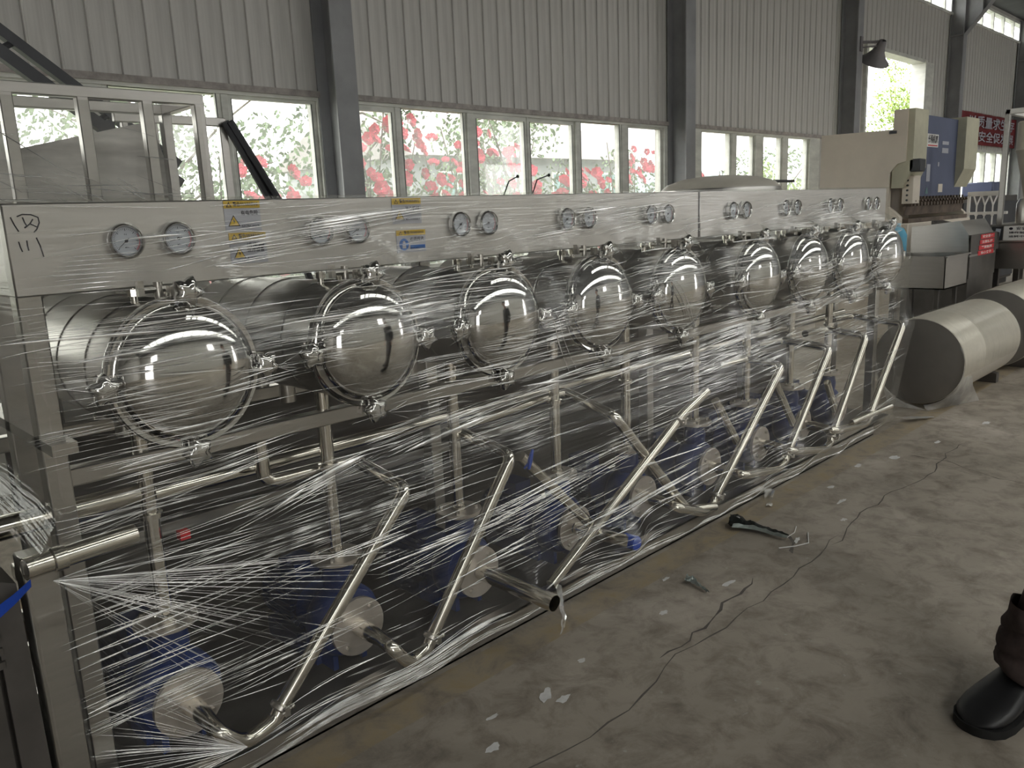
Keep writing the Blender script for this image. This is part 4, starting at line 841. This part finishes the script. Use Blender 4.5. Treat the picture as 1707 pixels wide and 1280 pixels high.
for k in range(4):
    z = 1.165-.055*k; m = MB(); m.box(9.33-.02*k, 9.80, 2.548, 2.552, z, z+.045); q = obj('red_label', m, 'redst', t, 0); text('lettering', ('安全第一', '注意防护', '严禁触摸', '当心夹手')[k], .03, (9.56-.01*k, 2.547, z+.022), (1, 0, 0), (0, 0, 1), 'white', q, .001, .36)
m = MB(); m.prism([(9.83, 2.6, 1.02), (9.83, 2.6, 1.2), (9.83, 3.2, 1.35), (9.83, 3.2, 1.02)], (.35, 0, 0)); obj('chute', m, 'greydark', t, 0)
t = thing('feeder', (8.9, 1.95, 0), 'stainless feeder stand with tall clear cone and sign plates', 'machine')
for (x, y) in ((8.5, 2.16), (8.5, 1.4), (9.4, 2.16), (9.4, 1.4)): m = MB(); m.bbox(x, x+.045, y, y+.045, 1.33 if (x < 9 and y > 2) else .268, 2.34, .004); obj('post', m, 'brushed', t)
for y in (1.4, 2.16): m = MB(); m.bbox(8.5, 9.445, y, y+.045, 2.31, 2.355, .004); obj('top_rail', m, 'white', t)
for x in (8.5, 9.4): m = MB(); m.bbox(x, x+.045, 1.445, 2.2, 2.31, 2.355, .004); obj('top_rail', m, 'white', t)
m = MB(); m.lathe([(.17, 2.24), (.18, 2.23), (.18, 2.0), (.185, 1.99), (.17, 1.96), (.085, 1.56)], (8.62, 1.94, 0), (0, 0, 1), 28); m.lathe([(.16, 2.24), (.0, 2.26)], (8.62, 1.94, 0), (0, 0, 1), 28); obj('cone', m, 'drum', t)
m = MB(); m.lathe([(.12, 1.34), (.12, 1.52), (.10, 1.56), (0, 1.56)], (8.62, 1.96, 0), (0, 0, 1), 24); obj('outlet', m, 'brushed', t)
m = MB(); m.lathe([(.03, 2.25), (.03, 2.32), (.05, 2.33), (.05, 2.36), (0, 2.36)], (8.62, 1.94, 0), (0, 0, 1), 14); obj('valve', m, 'polish', t)
m = MB(); m.bbox(8.5, 9.4, 1.45, 2.262, 1.17, 1.335, .004); ub = obj('upper_box', m, 'brushed', t); m = MB(); m.bbox(8.505, 9.4, 1.45, 2.268, .93, 1.17, .004); obj('lower_box', m, 'brushed', t)
for (x, y) in ((8.6, 2.2), (8.6, 1.5), (9.3, 2.2), (9.3, 1.5)): m = MB(); m.bbox(x, x+.05, y-.02, y+.03, .268, .93, .004); obj('leg', m, 'greydark', t)
m = MB(); m.box(8.494, 8.5, 2.145, 2.235, 1.195, 1.315); q = obj('dark_sign', m, 'darkst', t, 0); m = MB(); m.prism([(8.493, 2.215, 1.215), (8.493, 2.20, 1.30), (8.493, 2.16, 1.295), (8.493, 2.17, 1.21)], (.001, 0, 0)); obj('pictogram', m, 'dial', q, 0)
m = MB(); m.box(8.494, 8.5, 1.75, 2.137, 1.19, 1.32); q = obj('white_sign', m, 'white', t, 0)
for k, s in enumerate(('●  安全操作须知', '操作前检查设备', '运转中禁止触摸')): text('lettering', s, .03 if k == 0 else .02, (8.493, 1.945, 1.295-.035*k), (0, -1, 0), (0, 0, 1), 'ink', q, .0005, .3)
t.scale = (1.2, 1.2, 1.2); t.location = (10.68, 2.34, -.32)
t = thing('white_rack', (10.2, 2.72, 0), 'white coated rack with Y-shaped hooks beyond the hopper', 'rack')
m = MB(); m.bbox(10.0, 10.03, 2.56, 2.9, 1.60, 1.65, .004); obj('top_bar', m, 'white', t); m = MB(); m.bbox(9.99, 10.04, 2.50, 2.93, 1.40, 1.43, .004); obj('lower_bar', m, 'white', t)
for y in (2.56, 2.87): m = MB(); m.bbox(10.0, 10.03, y, y+.03, .30, 1.62, .004); obj('post', m, 'white', t)
for y in (2.64, 2.72, 2.80):
    m = MB(); m.tube([(10.01, y-.035, 1.60), (10.0, y, 1.50), (10.0, y, 1.22)], .008, 6); m.tube([(10.01, y+.035, 1.60), (10.0, y, 1.50)], .008, 6); m.ball((10.0, y, 1.40), .018, 8, 6); obj('hook', m, 'white', t)
m = MB(); m.box(9.98, 10.4, 2.55, 2.9, .30, .33); obj('foot', m, 'white', t)
t.scale = (1.23, 1.23, 1.23); t.location = (12.55, 3.346, -.368)
def drum(x0, x1, y, r, lab, skirt):
    t = thing('steel_drum', ((x0+x1)/2, y, 0), lab, 'drum', 'film-wrapped steel drums on the floor'); zc = r + .03
    m = MB(); m.lathe([(r-.004, 0), (r, .005), (r, (x1-x0)*.33), (r+.003, (x1-x0)*.335), (r, (x1-x0)*.34), (r, x1-x0)], (x0, y, zc), (1, 0, 0), 48); obj('shell', m, 'drum', t)
    m = MB(); m.lathe([(0, -.03), (r*.6, -.022), (r*.97, 0), (r, .004)], (x0, y, zc), (1, 0, 0), 48); obj('end_head', m, 'drumend', t); m = MB(); m.lathe([(0, .03), (r*.6, .022), (r, 0)], (x1, y, zc), (1, 0, 0), 48); obj('end_head', m, 'drumend', t)
    for x in (x0+.25, x1-.25): m = MB(); m.prism([(x, y-r*.7, 0), (x, y+r*.7, 0), (x, y+r*.7, .08), (x, y+r*.45, .10), (x, y, .03), (x, y-r*.45, .10), (x, y-r*.7, .08)], (.08, 0, 0)); obj('cradle', m, 'greydark', t, 0)
    m = MB(); vs = []; n = 41
    for j in range(25):
        x = x0 - .02 + (x1-x0+.02)*j/24
        for i in range(n):
            a = math.radians(-150 + 255*i/(n-1)); rr = r + .008 + .006*mnoise.noise(Vector((x*14, a*4, 2)))
            px, pz = y - rr*math.sin(a)*1.0, zc + rr*math.cos(a)
            if a < -PI/2 or a > PI/2:
                pass
            vs.append((x, px, max(.004, pz)))
    m.add(vs, [(j*n+i, j*n+i+1, (j+1)*n+i+1, (j+1)*n+i) for j in range(24) for i in range(n-1)])
    obj('film', m, 'filmdrum', t, 180)
    if skirt:
        for sg, a0, a1 in ((1, 62, 168), (-1, 75, 168)):
            m = MB(); vs = []
            for i in range(21):
                f = i/20; a = math.radians(a0 + (a1-a0)*f); p = Vector((x0-.025, y - sg*r*1.01*math.sin(a), zc + r*1.01*math.cos(a))); q = Vector((x0 - .06 + (.55*(1-f) if sg > 0 else 0), y - .12 - (.20*(1-f) if sg > 0 else -.30*(1-f)), .004))
                for j in range(8): c = p.lerp(q, j/7); k = math.sin(PI*j/7); c.x += .02*k*mnoise.noise(c*11) - .012; c.y += .02*k*mnoise.noise(c*15); vs.append(c)
            m.add(vs, [(i*8+j, i*8+j+1, (i+1)*8+j+1, (i+1)*8+j) for i in range(20) for j in range(7)]); obj('film_skirt', m, 'filmskirt', t, 180)
drum(6.5, 8.0, 2.15, .335, 'nearer steel drum lying wrapped in film at the machine end', True); drum(8.35, 9.9, 2.12, .36, 'farther wrapped steel drum lying behind the nearer one', False)
t = thing('gear_pump', (8.75, 1.75, 0), 'small dark geared pump on the floor beside the drums', 'pump')
m = MB(); m.lathe([(.0, .0), (.17, 0), (.19, .03), (.19, .06), (.12, .08), (.12, .12)], (8.75, 1.64, .0), (0, 0, 1), 28); obj('base', m, 'greydark', t)
m = MB(); m.lathe([(0, 0), (.10, 0), (.11, .02), (.11, .3), (0, .31)], (8.6, 1.64, .20), (1, 0, 0), 24); obj('motor', m, 'drum', t)
m = MB(); m.lathe([(.055, 0), (.07, -.005), (.075, -.02), (.03, -.03), (.02, -.02), (0, -.02)], (8.6, 1.66, .18), (1, 0, 0), 12); obj('gear', m, 'bolt', t)

t = thing('dark_machine_block', (15.5, 4.6, 0), 'dark block standing in for machinery behind the white rack', 'cabinet')  # stand-in for dark machinery, added as a backdrop to the white rack
m = MB(); m.bbox(14.2, 17.4, 4.2, 5.0, .1, 1.60, .01); obj('body', m, 'greydark', t)
for k in range(3): m = MB(); m.bbox(14.25+1.05*k, 15.25+1.05*k, 4.17, 4.2, .15, 1.5, .006); d_ = obj('door', m, 'darkst', t); m = MB(); m.box(15.1+1.05*k, 15.14+1.05*k, 4.14, 4.17, .8, 1.0); obj('handle', m, 'bolt', d_)
m = MB(); m.box(14.3, 17.3, 4.25, 4.95, 0, .1); obj('plinth', m, 'blk', t); m = MB(); m.bbox(16.2, 16.9, 4.3, 4.8, 1.60, 1.84, .02); obj('blue_case', m, 'pblue', t)
# ------------------------------------------------------------------ banner, wall lamp
b = MB(); vs = []
for i in range(41):
    x = 18.9 + 4.1*i/40; y = 5.70 + .012*math.sin(i*.9)
    vs += [(x, y, 2.70), (x, y, 3.36)]
b.add(vs, [(2*i, 2*i+2, 2*i+3, 2*i+1) for i in range(40)]); b.add([(x, y+.004, z) for x, y, z in vs], [(2*i, 2*i+1, 2*i+3, 2*i+2) for i in range(40)])
ban = tag(obj('banner', b, 'red'), 'red cloth banner with white characters above the far window', 'banner')
text('lettering', '以质量求生存', .26, (21.0, 5.675, 3.16), (1, 0, 0), (0, 0, 1), 'stickerw', ban, .002, 3.4); text('lettering', '以安全促发展', .24, (21.1, 5.675, 2.86), (1, 0, 0), (0, 0, 1), 'stickerw', ban, .002, 3.2)
t = thing('wall_lamp', (13.2, 5.45, 3.95), 'grey bell-shaped wall lamp on the third column', 'lamp')
ax = Vector((.30, .48, -.78)).normalized(); o = Vector((13.52, 5.28, 4.02))
m = MB(); m.lathe([(.05, -.02), (.06, 0), (.075, .08), (.10, .16), (.16, .25), (.23, .31), (.235, .32), (.225, .315), (.15, .245), (.09, .16)], o, ax, 28); obj('shade', m, 'lamp', t)
m = MB(); m.lathe([(0, .22), (.05, .21), (.06, .16), (.03, .10)], o, ax, 16); obj('bulb', m, 'white', t)
m = MB(); m.tube(arc([(13.25, 5.5, 4.02), (13.45, 5.42, 4.03), tuple(o)], .05), .022, 8); m.tube([(13.25, 5.5, 3.94), tuple(o + ax*.06)], .012, 6); m.box(13.2, 13.28, 5.48, 5.52, 3.88, 4.1); obj('bracket', m, 'lamp', t)

# ------------------------------------------------------------------ litter on the floor
def crumple(c, L, Wd, H, ang, mt, nm, lab, cat, seed):
    rg = random.Random(seed); m = MB(); vs = []; n, k = 15, 10; R = Matrix.Rotation(ang, 3, 'Z')
    for i in range(n):
        t = i/(n-1)
        for j in range(k):
            s = j/(k-1)-.5; w = Wd*(1 - .75*t**1.5)*(.5 + .5*math.sin(PI*min(1, t*2.5+.15)))
            z = H*(1-t)*(.55 + .6*mnoise.noise(Vector((t*7, s*9, seed))))*(1-abs(s)*1.2) + .012*rg.random() + .003
            vs.append(Vector(c) + R @ Vector((L*(t-.5) + rg.uniform(-.006, .006), s*w, max(.002, z))))
    m.add(vs, [(i*k+j, i*k+j+1, (i+1)*k+j+1, (i+1)*k+j) for i in range(n-1) for j in range(k-1)]); o = obj(nm, m, mt, None, 25, loc=c); return tag(o, lab, cat)
o = crumple((3.50, 1.86, 0), .30, .14, .075, -1.45, 'rope', 'plastic_scrap', 'crumpled black plastic scrap on floor below the machine', 'scrap', 5)
m = MB(); vs = []
for i in range(13):
    q = i/12; c = Vector((3.43, 1.965, .02)).lerp(Vector((3.50, 1.70, .012)), q); c.x += .02*math.sin(q*5); vs += [c + Vector((-.022*(1-q*.6), -.005, .0)), c + Vector((-.006, -.005, .016+.004*math.sin(i*2))), c + Vector((.014, .0, .004))]
m.add(vs, [f for i in range(12) for f in ((3*i, 3*i+3, 3*i+4, 3*i+1), (3*i+1, 3*i+4, 3*i+5, 3*i+2))]); obj('foil_strip', m, 'scrapg', o, 0, label='grey foil strip along its edge')
crumple((2.77, 1.75, 0), .14, .05, .04, -1.9, 'scrapg', 'foil_scrap', 'small curled grey foil scrap on the concrete', 'scrap', 8)
m = MB(); m.tube([(3.62, 1.66, .003), (3.50, 1.60, .004), (3.42, 1.63, .006), (3.36, 1.68, .003)], .003, 5); m.tube([(3.66, 1.74, .003), (3.58, 1.71, .004), (3.5, 1.71, .003)], .002, 5); tag(obj('film_strand', m, 'fleck'), 'thin white film strand lying beside the black scrap', 'strand')

# ------------------------------------------------------------------ person at the right edge
per = thing('person', (2.88, .40, 0), 'person in black shoes and dark brown trousers at right edge', 'person')
def skin_obj(name, V, E, R, mt, parent, sub=2, root=0):
    me = bpy.data.meshes.new(name); off = wloc(parent); me.from_pydata([tuple(Vector(v)-off) for v in V], E, []); o = bpy.data.objects.new(name, me); COL.objects.link(o)
    md = o.modifiers.new('skin', 'SKIN'); md.use_smooth_shade = True
    for i, sv in enumerate(me.skin_vertices[0].data): sv.radius = R[i] if isinstance(R[i], tuple) else (R[i], R[i]); sv.use_root = (i == root)
    s = o.modifiers.new('sub', 'SUBSURF'); s.levels = sub; s.render_levels = sub
    dg = bpy.context.evaluated_depsgraph_get(); dg.update(); m2 = bpy.data.meshes.new_from_object(o.evaluated_get(dg)); o.modifiers.clear(); o.data = m2; m2.name = name; m2.materials.clear(); m2.materials.append(M[mt])
    o.parent = parent; return o
HX, HY = 2.96, .28
Rf, Lf = (2.73, .545), (3.04, .14)
skin_obj('body', [(HX, HY, .95), (HX, HY, 1.15), (HX-.01, HY, 1.38), (HX-.03, HY, 1.50), (HX-.05, HY+.0, 1.60), (HX-.06, HY, 1.70), (HX-.0, HY+.18, 1.39), (HX+.05, HY+.24, 1.18), (HX+.02, HY+.20, .98), (HX+.02, HY-.18, 1.39), (HX+.05, HY-.26, 1.18), (HX-.06, HY-.24, .98)],
         [(0, 1), (1, 2), (2, 3), (3, 4), (4, 5), (3, 6), (6, 7), (7, 8), (3, 9), (9, 10), (10, 11)], [(.07, .06), (.07, .06), (.08, .06), (.06, .055), .052, .05, .04, .035, .034, .04, .035, .034], 'skin', per)
skin_obj('jacket', [(HX, HY, .88), (HX, HY, 1.15), (HX-.01, HY, 1.38), (HX-.03, HY, 1.50), (HX-.02, HY+.20, 1.44), (HX+.05, HY+.245, 1.18), (HX+.02, HY+.205, 1.0), (HX+.02, HY-.20, 1.44), (HX+.05, HY-.265, 1.18), (HX-.04, HY-.245, 1.0)], [(0, 1), (1, 2), (2, 3), (2, 4), (4, 5), (5, 6), (2, 7), (7, 8), (8, 9)], [(.18, .14), (.175, .135), (.21, .15), (.11, .11), .10, .068, .052, .10, .068, .052], 'jacket', per)
for (fx, fy), sg in ((Rf, 1), (Lf, -1)):
    V = [(HX, HY+.02*sg, .98), (HX, HY+.09*sg, .9), ((HX+fx)/2-.02, (HY+.09*sg+fy)/2, .5), (fx+.045, fy-.03, .24), (fx+.03, fy-.02, .17), (fx+.035, fy-.025, .115)]
    skin_obj('trouser_leg', V, [(i, i+1) for i in range(5)], [.10, .105, .085, .078, .070, .074], 'trouser', per)
    m = MB(); N = 28; prof = [(.34, .072), (.30, .078), (.275, .088), (.26, .084), (.25, .076), (.235, .088), (.215, .097), (.20, .092), (.188, .080), (.172, .094), (.15, .102), (.125, .101), (.105, .094), (.10, .08)]; vs = []
    for z_, r_k in prof:
        for i in range(N): a = 2*PI*i/N; k = r_k*(1 + .07*math.sin(3*a + z_*38) + .04*math.sin(5*a - z_*50)); vs.append((fx+.04 + (.35-z_)*-.03 + math.cos(a)*k*1.1, fy-.024 + math.sin(a)*k, z_ + .014*math.sin(2*a + z_*30)))
    m.add(vs, [(i*N+j, i*N+(j+1) % N, (i+1)*N+(j+1) % N, (i+1)*N+j) for i in range(len(prof)-1) for j in range(N)]); obj('trouser_cuff', m, 'trouser', per, 180)
    hd = Vector((-.90, .20, 0)).normalized(); sd = Vector((-hd.y, hd.x, 0)); m = MB(); vs = []; N = 14
    prof = [(-.10, .030, .085), (-.085, .042, .105), (-.03, .046, .118), (.03, .052, .105), (.09, .062, .082), (.14, .066, .068), (.18, .062, .058), (.205, .048, .048), (.222, .026, .036), (.228, .008, .022)]
    for (l, w, h) in prof:
        for i in range(N):
            a = 2*PI*i/N; c = math.cos(a); s_ = math.sin(a); c = math.copysign(abs(c)**.7, c); s_ = math.copysign(abs(s_)**.7, s_)
            p = Vector((fx, fy, 0)) + hd*l*1.18 + sd*w*1.18*c; p.z = .022 + (h*1.12-.022)*(s_*.5+.5); vs.append(p)
    K = len(prof); m.add(vs, [(i*N+j, i*N+(j+1) % N, (i+1)*N+(j+1) % N, (i+1)*N+j) for i in range(K-1) for j in range(N)] + [tuple(range(N))[::-1], tuple((K-1)*N+j for j in range(N))]); obj('shoe', m, 'shoe', per, 180)
    m = MB(); ol = []
    for (l, w, h) in prof: ol.append(Vector((fx, fy, 0)) + hd*l*1.2 + sd*(w*1.18+.006))
    for (l, w, h) in prof[::-1]: ol.append(Vector((fx, fy, 0)) + hd*l*1.2 - sd*(w*1.18+.006))
    m.prism(ol, (0, 0, .028)); obj('sole', m, 'sole', per, 60)
m = MB(); m.ball((HX-.08, HY, 1.74), .10, 20, 14, (1.0, .80, 1.22))
m.prism([(HX-.17, HY-.012, 1.735), (HX-.17, HY+.012, 1.735), (HX-.20, HY+.014, 1.70), (HX-.20, HY-.014, 1.70)], (.03, 0, -.005)); obj('head', m, 'skin', per, 180)
m = MB(); m.ball((HX-.065, HY, 1.775), .107, 20, 12, (1.0, .84, 1.0)); obj('hair', m, 'hair', per, 180)
for s_ in (-1, 1):
    m = MB(); m.ball((HX-.172, HY+.032*s_, 1.752), .011, 8, 6); obj('eye', m, 'ink', per); m = MB(); m.ball((HX-.075, HY+.083*s_, 1.74), .028, 8, 6, (.7, .35, 1.1)); obj('ear', m, 'skin', per)
m = MB(); m.ball((HX-.170, HY, 1.672), .02, 8, 6, (.4, 1.1, .25)); obj('mouth', m, 'redst', per)
for s_, (hx, hy, hz) in ((1, (HX+.01, HY+.195, .955)), (-1, (HX-.07, HY-.24, .955))):
    V = [(hx, hy, hz+.03), (hx-.02, hy, hz-.03)]; E = [(0, 1)]; Rr = [(.022, .034), (.018, .04)]
    for q in range(4):
        d = -.03 + .02*q; L = (.055, .065, .06, .045)[q]; i0 = len(V); V += [(hx-.03+abs(d)*.1, hy+d, hz-.06), (hx-.045, hy+d*1.1, hz-.06-L*.5), (hx-.03, hy+d*1.1, hz-.06-L)]; E += [(1, i0), (i0, i0+1), (i0+1, i0+2)]; Rr += [.010, .009, .007]
    i0 = len(V); V += [(hx-.035, hy-.045*s_, hz-.01), (hx-.06, hy-.055*s_, hz-.05)]; E += [(0, i0), (i0, i0+1)]; Rr += [.011, .008]
    skin_obj('hand', V, E, Rr, 'skin', per, 1)
